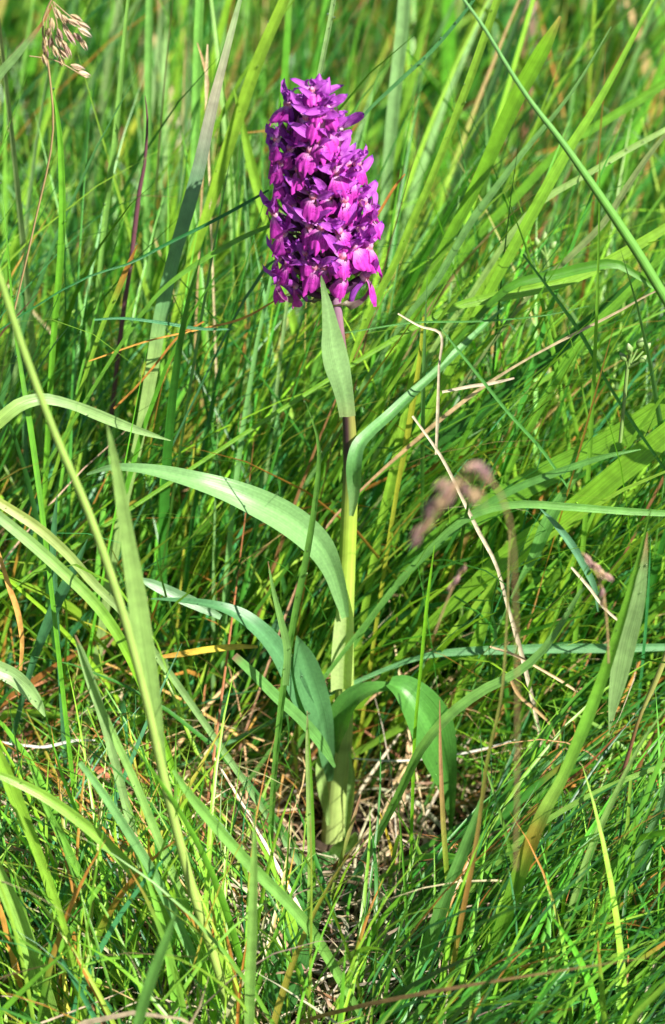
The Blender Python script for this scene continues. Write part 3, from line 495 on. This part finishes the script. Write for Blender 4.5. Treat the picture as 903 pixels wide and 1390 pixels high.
B("grass_shoot", "long arched blade rising past the blurred seed head to the frame edge", [(490, 860, 8), (560, 770, 12), (620, 715, 12), (690, 668, 12), (760, 640, 11), (820, 620, 8), (870, 610, 2)], [.0, -.01], (.13, .34, .07), nc=5)
B("grass_shoot", "dew wet blade running level above the dark tangle, grey green", [(560, 895, 8), (620, 885, 12), (690, 882, 14), (760, 880, 15), (830, 880, 14), (925, 878, 10)], .0, (.13, .33, .13), nc=5)
B("grass_shoot", "short lime blade leaning in the tangle behind the broken straw", [(625, 935, 12), (640, 895, 18), (655, 850, 18), (668, 800, 6)], .01, (.22, .45, .04), nc=5)
B("grass_shoot", "pale blade lying low with purple clipped tip before the dark grass", [(760, 1190, 14), (730, 1165, 16), (705, 1140, 15), (688, 1120, 12), (668, 1102, 3)], -.05, PALE, tip=(.3, .15, .2), tipf=.25, nc=5, ground_end='none')
B("grass_shoot", "curved wet blade lying flat right of the drooping orchid leaf", [(690, 1070, 6), (715, 1048, 15), (745, 1035, 18), (780, 1028, 15), (815, 1025, 4)], -.02, (.14, .35, .12), nc=5, ground_end='none')
B("long_thin_grass_shoot", "thin blue green blade running down from the bent straw into the tangle", [(770, 660, 3), (735, 610, 5), (690, 560, 5), (650, 510, 5), (610, 460, 3), (598, 445, 1)], -.005, (.08, .28, .05), ground_end='none', group=None)
B("long_thin_grass_shoot", "thin dark blade passing down beneath the diagonal stalk", [(905, 640, 4), (860, 575, 5), (825, 520, 5), (790, 455, 6), (755, 405, 5), (710, 345, 3)], .0, (.07, .28, .04), ground_end='none')
B("long_thin_grass_shoot", "thread thin level blade passing behind the upper stem", [(400, 462, 1), (480, 450, 2), (560, 438, 3), (650, 436, 3), (740, 428, 2), (800, 415, 1)], .014, (.07, .26, .04), ground_end='none')
# --- dry straws
def straw(label, pts, Y, tint=STRAW, **k):
    pts = [(q[0] + rr.uniform(-1, 1), q[1] + rr.uniform(-1, 1), q[2] * rr.uniform(.6, .95)) for q in pts]; return B("dry_straw", label, pts, Y, tint, "dry straw", mat=M_STRAW, keel=.7, **k)
straw("pale bent straw hanging down from its kink behind the long narrow leaf", [(541, 425, 3), (570, 443, 4), (597, 452, 5), (597, 500, 5), (594, 560, 6), (592, 618, 5)], .0, PALESTRAW, ground_end='none')
straw("short thick pale straw joining the bent straw", [(601, 533, 6), (640, 525, 8), (670, 520, 7), (698, 513, 4)], .002, PALESTRAW, ground_end='none')
straw("longest tan straw, slanting from the stem up toward the frame edge", [(405, 790, 5), (440, 720, 6), (490, 665, 6), (540, 620, 7), (600, 568, 7), (660, 522, 6), (720, 485, 5), (780, 453, 5), (840, 422, 5), (885, 398, 4), (915, 385, 3)], [.012, .006, -.01], [(0, (.55, .3, .2)), (.5, TAN), (.7, STRAW), (1, STRAW)])
straw("broken pale straw running down through the tangle below the blurred seed head", [(735, 1010, 6), (722, 945, 9), (705, 880, 8), (688, 820, 8), (672, 765, 7), (650, 720, 8), (625, 670, 8), (600, 622, 7), (575, 585, 6), (560, 565, 4)], -.012, PALESTRAW, ground_end='none')
straw("short pale straw end pointing out from the flat blades", [(845, 848, 5), (822, 825, 6), (800, 798, 6), (785, 780, 7), (775, 770, 4)], -.015, PALESTRAW, ground_end='none')
straw("grey white straw lying level behind the drooping leaf", [(480, 1030, 3), (540, 1033, 4), (600, 1028, 4), (660, 1015, 4), (700, 1005, 2)], -.005, (.6, .58, .52), ground_end='none')
straw("white straw lying on the tangle above the reddish dead leaf", [(0, 1007, 4), (35, 1012, 4), (60, 1014, 5), (100, 1006, 5), (130, 1004, 3)], -.03, (.68, .66, .62), ground_end='none')
straw("orange straw slanting below the arched blade toward the grey blade", [(155, 555, 4), (185, 525, 4), (215, 490, 5), (245, 455, 4), (278, 437, 3)], .012, ORANGE, ground_end='none')
straw("long rusty straw crossing level toward the foot of the spike", [(120, 490, 3), (200, 462, 3), (270, 448, 3), (330, 432, 4), (380, 405, 3), (400, 396, 2)], .016, (.58, .3, .06), ground_end='none')
straw("rust coloured straw leaning across the dark grass by the orange edged blade", [(640, 1180, 3), (690, 1130, 4), (740, 1085, 5), (800, 1035, 5), (850, 985, 3)], -.055, RUST, ground_end='none')
straw("tan straw pair member lying flat above the bottom edge", [(60, 1225, 4), (100, 1240, 5), (150, 1247, 6), (205, 1250, 3)], -.06, STRAW, ground_end='none')
straw("brown curled straw over the tangle near the broken straw end", [(690, 915, 6), (705, 945, 8), (730, 965, 7), (748, 985, 6), (755, 1005, 3)], -.02, (.4, .26, .12), ground_end='none')
straw("tan fallen straw crossing below the broken straw", [(665, 878, 3), (700, 890, 5), (730, 905, 6), (765, 925, 5), (785, 940, 3)], -.022, (.5, .35, .2), ground_end='none')

# ------------------------------------------------------------------ grass seed heads
def husk_mesh(seed, ln=5.6, tint=(.55, .40, .26)):
    r = random.Random(seed); ps = []
    for s in (-1, 1):
        C = catmull(np.array([(0, 0, 0), (s * .45, 0, ln * .35), (s * .5, 0, ln * .75), (s * .25, 0, ln)]), 8)
        W = np.array([.4, .9, 1.25, 1.35, 1.15, .8, .4, .1])
        ps.append(ribbon(C * .001, W * .001, nc=4, keel=.1, curl=.8, facing=np.tile(np.array([s * .9, -.4, .1]), (8, 1)), tint=[(0, (.30, .26, .12)), (.4, tint), (1, (.34, .20, .26))]))
    ps.append(tube(catmull(np.array([(0, 0, 0), (0, 0, ln * .4), (0, 0, ln * .8)]), 6) * .001, np.array([.3, .6, .7, .6, .4, .1]) * .001, 6, tint))
    me = make_mesh("husk", *join(*ps)); me.materials.append(M_HUSK); return me
HUSK = [husk_mesh(i, 6.4 + i * .4, t) for i, t in enumerate([(.66, .50, .30), (.58, .42, .28), (.74, .60, .42), (.52, .34, .28)])]
HUSKP = [husk_mesh(i + 9, 6.5 + i * .4, t) for i, t in enumerate([(.60, .38, .32), (.54, .33, .34), (.66, .48, .30)])]
def seed_head(label, axis, Y, branches, husks, meshes, scale=1.0, size=1.4):
    """axis: traced stalk; branches: traced polylines; husks: (px, py, direction_deg in the picture, 0 = up, clockwise)."""
    t = empty("seed_head", P(*axis[0][:2], np.atleast_1d(Y)[0])); tag(t, label, "grass seed head")
    base = np.array(t.location)
    def line(pts, w, nm, tint):
        r = []
        for k, q in enumerate(pts):
            yy = q[2] if len(q) > 2 else np.interp(k / (len(pts) - 1), np.linspace(0, 1, len(np.atleast_1d(Y))), np.atleast_1d(Y)); p = P(q[0], q[1], yy)
            if k == 0 and nm == "stalk": p = p
            r.append([*p, w * depth(p) / SPX / 2])
        c = catmull(r, 18 if nm == "stalk" else 7); g = tube(c[:, :3] - base, c[:, 3], 6, tint)
        obj(nm, make_mesh(nm, *g), M_STEM, t)
    line(axis, size * 2.0, "stalk", (.36, .26, .12))
    for b in branches: line(b, size, "branch", (.42, .28, .16))
    Y0 = float(np.mean(np.atleast_1d(Y)))
    for k, (hx, hy, a) in enumerate(husks):
        o = obj("husk", meshes[k % len(meshes)], None, t)
        o.location = P(hx, hy, Y0 + rr.uniform(-.003, .003)) - base
        o.rotation_euler = (rr.uniform(-.4, .1), R(a), rr.uniform(-.5, .5)); o.scale = (scale,) * 3
seed_head("pinkish tan drooping seed head hanging into the upper corner, in focus", [(20, 420), (48, 300), (72, 180), (66, 90), (58, 30), (70, 0), (76, -12)][::-1], .0,
          [[(72, 2), (90, 18), (108, 32)], [(70, 5), (76, 25), (80, 50)], [(66, 8), (62, 40), (60, 70)], [(66, 20), (72, 55), (82, 78)], [(40, 76), (75, 82), (118, 106)], [(72, 2), (85, 30), (100, 50)]],
          [(96, 20, 115), (104, 30, 120), (106, 38, 125), (100, 45, 140), (108, 52, 150), (84, 20, 150), (86, 32, 160), (78, 38, 175), (70, 24, 180), (66, 38, 185), (62, 50, 190), (60, 62, 180), (72, 62, 165), (80, 66, 150), (76, 48, 170), (90, 42, 150), (80, 78, 150), (96, 88, 112), (106, 98, 118), (88, 60, 160), (58, 74, 175), (92, 26, 130), (74, 10, 160), (68, 50, 175), (84, 54, 165)], HUSK, .68)
seed_head("pink and tan seed head blurred close to the camera over the right tangle", [(700, 1180), (702, 1000), (700, 830), (690, 700), (660, 645), (625, 655), (600, 690), (575, 725)][::-1], -.25,
          [[(640, 648), (655, 668), (658, 690)], [(620, 660), (630, 640), (645, 632)], [(600, 680), (585, 700), (566, 740)]],
          [(630, 636, 80), (642, 634, 95), (622, 648, 200), (612, 655, 200), (632, 655, 190), (604, 668, 205), (598, 682, 205), (586, 690, 205), (584, 702, 200), (576, 712, 205), (570, 724, 205), (650, 660, 190), (655, 640, 150), (615, 665, 200), (640, 662, 170), (608, 650, 220), (592, 676, 215)], HUSKP, .78)
seed_head("small pinkish seed head blurred low over the flat blades at the frame edge", [(826, 900), (824, 850), (815, 790), (790, 750)][::-1], -.14,
          [[(812, 790), (820, 810), (822, 830)]], [(794, 752, 150), (800, 760, 160), (812, 770, 150), (820, 778, 140), (818, 798, 180), (820, 812, 180), (806, 764, 150)], HUSKP, .62)
seed_head("tiny seed head tip blurred under the larger pink one", [(590, 860), (605, 820), (618, 790), (632, 765)][::-1], -.14, [], [(632, 768, 200), (624, 780, 205), (618, 788, 205), (628, 770, 195)], HUSKP, .62)

# chickweed-like bud cluster near the frame edge
def weed(label, pts, Y, buds):
    t = empty("small_weed", P(*pts[0], Y)); tag(t, label, "wild plant"); base = np.array(t.location)
    r = [[*P(x, y, Y), .0006] for x, y in pts]; c = catmull(r, 14); obj("stem", make_mesh("stem", *tube(c[:, :3] - base, c[:, 3], 6, (.22, .35, .1))), M_STEM, t)
    bb = tube(catmull(np.array([(0, 0, 0), (0, 0, 2), (0, 0, 4), (0, 0, 5.5)]), 7) * .001, np.array([.5, 1.3, 1.7, 1.7, 1.3, .8, .2]) * .001, 8, [(0, (.2, .36, .08)), (.7, (.3, .45, .16)), (1, (.5, .58, .35))])
    me = make_mesh("bud", *bb); me.materials.append(M_ORCHID_LEAF)
    for x, y, a, s in buds:
        o = obj("bud", me, None, t); o.location = P(x, y, Y + rr.uniform(-.003, .003)) - base; o.rotation_euler = (rr.uniform(-.5, .2), R(a), 0); o.scale = (s,) * 3
        q = np.array([[*P(*pts[-2], Y), .0004], [*(np.array(o.location) + base), .0004]]); cc = catmull(q, 5); obj("branch", make_mesh("branch", *tube(cc[:, :3] - base, cc[:, 3], 5, (.22, .36, .1))), M_STEM, t)
weed("little weed with pale green buds near the frame edge above the broad blades", [(842, 600), (848, 540), (852, 500), (858, 470)], .0, [(866, 472, 20, .75), (874, 476, 35, .65), (856, 480, -15, .7), (850, 490, -40, .6), (868, 492, 50, .6)])
weed("blurred clover like weed with whitish buds beyond the diagonal stalk", [(740, 420), (744, 380), (742, 350), (735, 335)], .09, [(732, 336, -20, .7), (738, 330, 10, .7), (747, 338, 35, .6)])

# ------------------------------------------------------------------ masses of grass
def segd(px, py, ax, ay, bx, by):
    vx, vy = bx - ax, by - ay; t = np.clip(((px - ax) * vx + (py - ay) * vy) / (vx * vx + vy * vy), 0, 1)
    return np.hypot(px - ax - t * vx, py - ay - t * vy)
KEEP = [(430, 130, 455, 380, 82), (458, 390, 475, 560, 24), (475, 560, 468, 900, 26), (468, 900, 455, 1130, 30), (470, 800, 400, 715, 26), (400, 715, 250, 650, 26), (250, 650, 160, 636, 14),
        (485, 620, 560, 535, 18), (560, 535, 640, 460, 14), (455, 1000, 425, 920, 34), (415, 950, 370, 870, 28), (370, 870, 300, 822, 18), (460, 960, 540, 935, 24), (550, 945, 600, 1090, 40)]
def grass_mass(name, n, xr, yr, L, lean, az, width, tints, nseg=7, keel=.3, nc=3, label=None, mat=None, tipc=None, tip_p=0.25, rowmin=None, xbias=None, z0=-.004, azwander=.4, flat=0, keep_y=-.001, density=None, as_things=None, cull_near=True, row_front=None, leanpow=1.5, hero=None):
    """n blades rooted in xr x yr. L, lean (root, tip in degrees from vertical) and az (degrees; 0 = +X, 90 = away) are (mean, spread)."""
    g = np.random.default_rng(sum(map(ord, name)))
    x = g.uniform(*xr, n); y = g.uniform(*yr, n)
    if density is not None:
        kp = g.random(n) < density(x, y); x, y = x[kp], y[kp]; n = len(x)
    clump = (np.sin(x * 47 + y * 13) * np.cos(y * 39 - x * 21) + np.sin(x * 19 - y * 28)) * .5
    ln = L[0] * np.exp(g.normal(0, L[1], n)) * (1 + .18 * clump)
    a0 = np.radians(g.normal(az[0], az[1], n) + clump * 18); da = g.normal(0, azwander, n)
    l0 = np.radians(np.abs(g.normal(lean[0], lean[2], n))); l1 = np.radians(g.normal(lean[1], lean[3], n))
    s = np.linspace(0, 1, nseg + 1)
    th = l0[:, None] + (l1 - l0)[:, None] * s[None] ** leanpow; az_ = a0[:, None] + da[:, None] * s[None]
    T = np.stack([np.sin(th) * np.cos(az_), np.sin(th) * np.sin(az_), np.cos(th)], -1)
    Cn = np.zeros((n, nseg + 1, 3)); Cn[:, 0] = np.stack([x, y, np.full(n, z0)], -1)
    step = ln[:, None, None] / nseg
    Cn[:, 1:] = Cn[:, :1] + np.cumsum((T[:, 1:] + T[:, :-1]) / 2 * step, 1)
    Cn[..., 2] = np.maximum(Cn[..., 2], z0 + .0008 + (g.random(n) * flat)[:, None] * (s > 0)[None])
    px, py, dp = proj(Cn)
    ok = np.ones(n, bool)
    infront = Cn[..., 1] < keep_y + .0
    bad = np.zeros(n, bool)
    for ax, ay, bx, by, rad in KEEP:
        # test the vertices and the midpoints between them
        for PX, PY, IN in ((px, py, infront), ((px[:, 1:] + px[:, :-1]) / 2, (py[:, 1:] + py[:, :-1]) / 2, infront[:, 1:])):
            bad |= ((segd(PX, PY, ax, ay, bx, by) < rad) & IN).any(1)
    ok &= ~bad
    # nothing grows through the stem or spike itself
    ok &= ~((np.hypot(Cn[..., 0] - .004, Cn[..., 1]) < .012) & (Cn[..., 2] > .02)).any(1)
    ok &= ~((np.hypot(Cn[..., 0] + .001, Cn[..., 1]) < .028) & (Cn[..., 2] > .18)).any(1)
    if rowmin is not None:
        lim = rowmin(px.mean(1), y) if callable(rowmin) else rowmin
        ok &= py.min(1) > lim + g.normal(0, 45, n)
    Cn, ln, n_ = Cn[ok], ln[ok], int(ok.sum()); th, az_ = th[ok], az_[ok]
    T = norm(np.gradient(Cn, axis=1)); clump = clump[ok]
    spin = g.uniform(0, 2 * pi, n_)[:, None] + g.normal(0, 1.1, n_)[:, None] * s[None]
    H = np.stack([np.cos(spin), np.sin(spin), np.zeros_like(spin)], -1)
    Sd = norm(H - (H * T).sum(-1, keepdims=True) * T); Nn = np.cross(Sd, T)
    W = width[0] * np.exp(g.normal(0, width[1], n_)); prof = (.62 + .38 * np.minimum(1, s / .35)) * (1 - s ** 2.6) + .03
    wv = W[:, None] * prof[None]
    u = np.linspace(-1, 1, nc)
    V = Cn[:, :, None] + Sd[:, :, None] * (u[None, None, :, None] * wv[:, :, None, None] / 2) + Nn[:, :, None] * (np.abs(u)[None, None, :, None] * keel * wv[:, :, None, None] / 2)
    pr = np.array([t[0] for t in tints], float); pr /= pr.sum(); cs = np.array([t[1] for t in tints]); ci = g.choice(len(tints), n_, p=pr)
    tint = cs[ci] * np.exp(g.normal(0, .16, (n_, 1))) * np.exp(g.normal(0, .07, (n_, 3)))
    TT = np.repeat(tint[:, None], nseg + 1, 1)
    if tipc is not None:
        has = (g.random(n_) < tip_p); start = g.uniform(.45, .95, n_); kk = np.clip((s[None] - start[:, None]) / .12, 0, 1) * has[:, None]
        TT = TT * (1 - kk[..., None]) + np.array(tipc) * kk[..., None]
    rootc = np.array((.34, .30, .14)); kr = np.clip(1 - s / .16, 0, 1)[None, :, None] * .5; TT = TT * (1 - kr) + rootc * kr
    TT = np.repeat(TT[:, :, None], nc, 2)
    U = np.broadcast_to(np.stack(np.meshgrid((u + 1) / 2, s, indexing='xy'), -1)[None], (n_, nseg + 1, nc, 2)).copy(); U[..., 0] += g.random(n_)[:, None, None] * 9; U[..., 1] += g.random(n_)[:, None, None] * 9
    i = (np.arange(nseg)[:, None] * nc + np.arange(nc - 1)[None]).ravel(); F1 = np.stack([i, i + 1, i + nc + 1, i + nc], 1); m = (nseg + 1) * nc
    if as_things:
        qx, qy = px[ok], py[ok]
        for q in range(n_):
            inn = (qx[q] > 8) & (qx[q] < PW - 8) & (qy[q] > 8) & (qy[q] < 1340)
            if inn.sum() < 3: continue
            o = obj(name, make_mesh(name, V[q].reshape(-1, 3) - Cn[q, 0], F1, U[q].reshape(-1, 2), TT[q].reshape(-1, 3)), mat or M_GRASS)
            o.location = Cn[q, 0]
            tx, ty = qx[q][inn][-1], qy[q][inn][-1]; out = not inn[-1]
            lm = min(LANDMARKS, key=lambda m: math.hypot(m[0] - tx, m[1] - ty))[2]
            dxx = qx[q][inn][-1] - qx[q][inn][0]; dyy = abs(qy[q][inn][-1] - qy[q][inn][0]) + 1; lean_ = "upright" if abs(dxx) / dyy < .22 else ("slanting" if dxx > 0 else "backward leaning")
            nm = as_things[0][ci[q]]
            SCATTER.append([o, nm, lean_, out, lm, W[q]]); o['group'] = as_things[1]; o['category'] = "grass blade"
        return n_
    F = (F1[None] + (np.arange(n_) * m)[:, None, None]).reshape(-1, 4)
    o = obj(name, make_mesh(name, V.reshape(-1, 3), F, U.reshape(-1, 2), TT.reshape(-1, 3)), mat or M_FINE); tag(o, label, name.replace('_', ' '), kind='stuff')
    return n_

def dew():
    """Tiny water drops on the picked-out blades near the plant."""
    m = bpy.data.materials.new("water"); m.use_nodes = True; b = m.node_tree.nodes['Principled BSDF']; b.inputs['Transmission Weight'].default_value = 1; b.inputs['Roughness'].default_value = .03; b.inputs['IOR'].default_value = 1.33
    ph = np.linspace(0, pi, 6); th = np.linspace(0, 2 * pi, 9)[:-1]; ps = []
    ball = np.array([[sin(a) * cos(b_), sin(a) * sin(b_), cos(a)] for a in ph for b_ in th]); Fb = np.array([[i * 8 + j, i * 8 + (j + 1) % 8, (i + 1) * 8 + (j + 1) % 8, (i + 1) * 8 + j] for i in range(5) for j in range(8)])
    cand = [o for o in scene.objects if o.type == 'MESH' and o.name.split('.')[0] in ('grass_shoot', 'leaf', 'broad_grass_shoot') and len(o.data.vertices) > 40]
    for o in cand:
        if rr.random() < .45: continue
        for _ in range(rr.randint(2, 14)):
            v = rr.choice(o.data.vertices); q = np.array(v.co)
            if not (-.12 < q[1] < .1 and q[2] > .01): continue
            nn = np.array(v.normal); nn = nn if nn @ (CAM - q) > 0 else -nn
            rad = rr.uniform(.00016, .00042); ps.append((ball * rad + q + nn * rad * .5 + np.array([rr.uniform(-1, 1), 0, rr.uniform(-1, 1)]) * .0006, Fb, ball[:, :2], np.full((48, 3), .8)))
    o = obj("dew_drops", make_mesh("dew_drops", *join(*ps)), m); tag(o, "tiny dew drops scattered on the grass blades and leaves", "dew drops", kind='stuff')
dew()
cnt = {}
SCATTER = []
LANDMARKS = [(80, 60, "the tan seed head"), (170, 30, "the slender pale blade"), (195, 250, "the dark purple stalk"), (300, 60, "the tip of the tall grey blade"), (250, 300, "the tall grey blade"), (370, 40, "the broad lime blade"), (350, 260, "the shaded flank of the spike"), (430, 90, "the top of the spike"), (85, 260, "the straight bright blade"),
             (540, 40, "the pale vertical blade"), (560, 200, "the sunlit flank of the spike"), (650, 40, "the top of the diagonal stalk"), (745, 60, "the ragged cut blade"), (690, 200, "the middle of the cut blade"), (870, 20, "the corner past the stalk"), (800, 250, "the middle of the diagonal stalk"), (745, 340, "the whitish budded weed"), (865, 120, "the frame edge above the stalk"), (870, 480, "the green budded weed"), (100, 560, "the arched pale blade"), (590, 420, "the kinked straw"), (880, 350, "the lower diagonal stalk")]
G_BACK = [(3.6, (.13, .38, .03)), (3.2, (.06, .25, .03)), (1.8, LIME), (2.6, (.035, .16, .025)), (1.4, (.17, .38, .12)), (.6, (.33, .40, .05)), (.35, (.5, .35, .12)), (.3, (.35, .16, .08))]
G_FINE = [(4, (.14, .34, .028)), (3, (.045, .20, .022)), (3.6, (.25, .46, .03)), (.5, (.42, .40, .05)), (1.5, (.06, .26, .09)), (1, (.27, .45, .05)), (.3, (.50, .26, .05)), (.4, (.5, .36, .15))]
G_DARK = [(4, (.045, .20, .025)), (3.4, (.10, .32, .03)), (2, (.04, .16, .05)), (2, (.2, .42, .04)), (.5, (.4, .2, .06))]
foot = lambda x, y: np.clip((np.hypot((x - .015) / 1.25, y + .005) - .014) / .024, .07, 1)
side = lambda x, y: np.clip(1.15 - np.abs(x) / (.19 + .17 * y) * .7, .1, 1) * foot(x, y)
leftthin = lambda x, y: side(x, y) * np.where((x < 0.0) & (y < .16), .62, 1.0)
# far meadow, taller, out of focus
cnt['far broad'] = grass_mass("meadow_grass", 3000, (-.42, .50), (.36, 1.6), (.22, .3), (9, 42, 9, 24), (25, 65), (.0034, .45), G_BACK, nseg=8, tipc=TAN, label="tall blurred meadow grass filling the far field", mat=M_GRASS)
cnt['far fine'] = grass_mass("distant_fine_grass", 8500, (-.40, .48), (.22, 1.3), (.17, .3), (15, 55, 12, 25), (10, 75), (.0018, .35), G_BACK, nseg=7, tipc=ORANGE, label="fine blurred grass between the taller far blades")
# near broad blades, each a thing of its own
a = grass_mass("grass_shoot", 80, (-.17, -.01), (.10, .36), (.23, .2), (5, 18, 6, 10), (20, 70), (.0034, .3), [(3, LIME), (3, (.18, .42, .05)), (2, PALE), (2, MID)], nseg=12, nc=3, as_things=(["lime", "bright green", "pale", "deep green"], "broad blades standing behind the orchid"), tipc=TAN, tip_p=.2)
b = grass_mass("grass_shoot", 90, (-.02, .17), (.08, .34), (.24, .2), (14, 36, 8, 10), (12, 28), (.0033, .3), [(3, LIME), (3, (.18, .43, .04)), (2, (.2, .38, .12)), (2, MID)], nseg=12, nc=3, as_things=(["lime", "bright green", "pale", "deep green"], "broad blades standing behind the orchid"), tipc=TAN, tip_p=.15)
cnt['things'] = a + b
buckets = {}
for r_ in SCATTER: buckets.setdefault(tuple(r_[1:5]), []).append(r_)
for key, rs in buckets.items():
    nm, lean_, out, lm = key; rs.sort(key=lambda r_: -r_[5])
    for i_, r_ in enumerate(rs):
        size = "" if len(rs) == 1 else ("widest ", "second widest ", "third widest ", "fourth widest ", "fifth widest ", "sixth widest ")[min(i_, 5)]
        r_[0]['label'] = f"{size}{lean_} {nm} blade " + ("leaving view near " if out else "ending by ") + lm
# middle: fine, short and laid over in every direction
mid_lim = lambda x, y: 380 - 0 * x
cnt['mid fine'] = grass_mass("fine_grass", 8000, (-.20, .22), (.012, .26), (.105, .3), (28, 82, 16, 26), (15, 80), (.0013, .4), G_FINE, nseg=8, tipc=ORANGE, tip_p=.16, rowmin=400, label="tangle of fine grass laid over behind the orchid stem", density=leftthin)
cnt['mid fine2'] = grass_mass("fine_upright_grass", 2600, (-.18, .20), (.02, .24), (.15, .25), (18, 48, 10, 20), (15, 60), (.0013, .3), G_FINE, nseg=8, tipc=ORANGE, tip_p=.1, rowmin=260, label="fine upright grass threads behind the orchid stem", density=side)
cnt['mid broad'] = grass_mass("tangled_grass", 1500, (-.05, .24), (.012, .26), (.15, .25), (32, 80, 12, 16), (20, 30), (.0026, .4), G_DARK, nseg=9, rowmin=470, label="flattened broader blades sweeping aside in the shaded tangle", density=side, mat=M_GRASS)
cnt['mid broad l'] = grass_mass("tangled_pale_grass", 420, (-.2, -.01), (.012, .26), (.13, .25), (30, 70, 14, 20), (60, 90), (.0024, .35), G_FINE, nseg=9, rowmin=480, label="loose broader blades in the fine tangle beside the arching leaf", mat=M_GRASS)
cnt['arching'] = grass_mass("arching_fine_grass", 1500, (-.26, .16), (.015, .20), (.21, .22), (14, 72, 9, 16), (14, 34), (.00125, .35), G_FINE, nseg=10, rowmin=235, label="long fine arching threads crossing the field behind the stem", density=side)
cnt['steep'] = grass_mass("steep_fine_grass", 1300, (-.2, .2), (.02, .30), (.24, .18), (8, 34, 8, 14), (30, 60), (.0018, .35), G_BACK, nseg=9, rowmin=60, label="thin steep grass stems standing behind the flower spike")
# front
front = lambda x, y: 985
cnt['front r'] = grass_mass("dark_fine_grass", 2400, (-.00, .20), (-.16, .015), (.085, .3), (30, 72, 14, 18), (25, 40), (.0014, .35), G_DARK + [(1.5, (.2, .42, .03))], nseg=8, rowmin=lambda x, y: np.where(x > 640, 900, 1010), density=foot, label="dark fine grass sweeping aside in front of the orchid", tipc=ORANGE, tip_p=.1)
cnt['front l'] = grass_mass("low_fine_grass", 1400, (-.18, .0), (-.16, .015), (.085, .3), (24, 62, 14, 18), (120, 60), (.0013, .35), G_FINE, nseg=8, rowmin=lambda x, y: np.where(x < 300, 900, 1040), density=foot, label="low fine grass around the foot of the orchid", tipc=ORANGE, tip_p=.12)
cnt['front up'] = grass_mass("upright_front_grass", 420, (-.16, .18), (-.15, -.01), (.10, .25), (8, 34, 6, 12), (50, 80), (.0018, .35), [(3, BRIGHT), (2, (.13, .38, .03)), (.4, (.36, .36, .05)), (1.3, LIME)], nseg=9, rowmin=lambda x, y: 1000, label="sparse upright blades standing in front of the orchid", tipc=ORANGE, tip_p=.3)
cnt['dead left'] = grass_mass("brown_dead_grass", 1500, (-.2, .03), (-.03, .17), (.085, .35), (45, 88, 16, 18), (20, 80), (.0010, .4), [(3, TAN), (2, (.45, .24, .06)), (2, RUST), (1.5, STRAW), (1, BROWN)], nseg=8, azwander=.6, rowmin=620, label="brown and tan dead blades laid through the fine grass beside the stem", mat=M_STRAW)
# thatch
G_TH = [(4, (.42, .34, .22)), (3, (.55, .47, .33)), (2, (.28, .19, .11)), (1.5, (.36, .30, .24)), (1, (.3, .15, .07))]
cnt['thatch'] = grass_mass("dead_thatch", 9000, (-.22, .24), (-.18, .34), (.055, .4), (62, 96, 18, 16), (0, 180), (.0011, .4), G_TH, nseg=7, azwander=1.5, flat=.016, density=lambda x, y: np.where(x > .05, .18, 1.0), label="matted dead grass thatch on the soil round the stem foot", mat=M_STRAW)
cnt['dead mid'] = grass_mass("dead_grass", 480, (-.22, .24), (-.07, .34), (.10, .35), (40, 78, 16, 20), (20, 90), (.0009, .35), [(2, ORANGE), (1.6, RUST), (3, TAN), (2, STRAW), (1, BROWN)], nseg=8, azwander=.5, rowmin=lambda x, y: 420 + 0 * x, label="scattered orange and tan dead blades through the tangle", mat=M_STRAW)
print("COUNTS", cnt, "tris", sum(len(o.data.polygons) * 2 for o in scene.objects if o.type == 'MESH'))
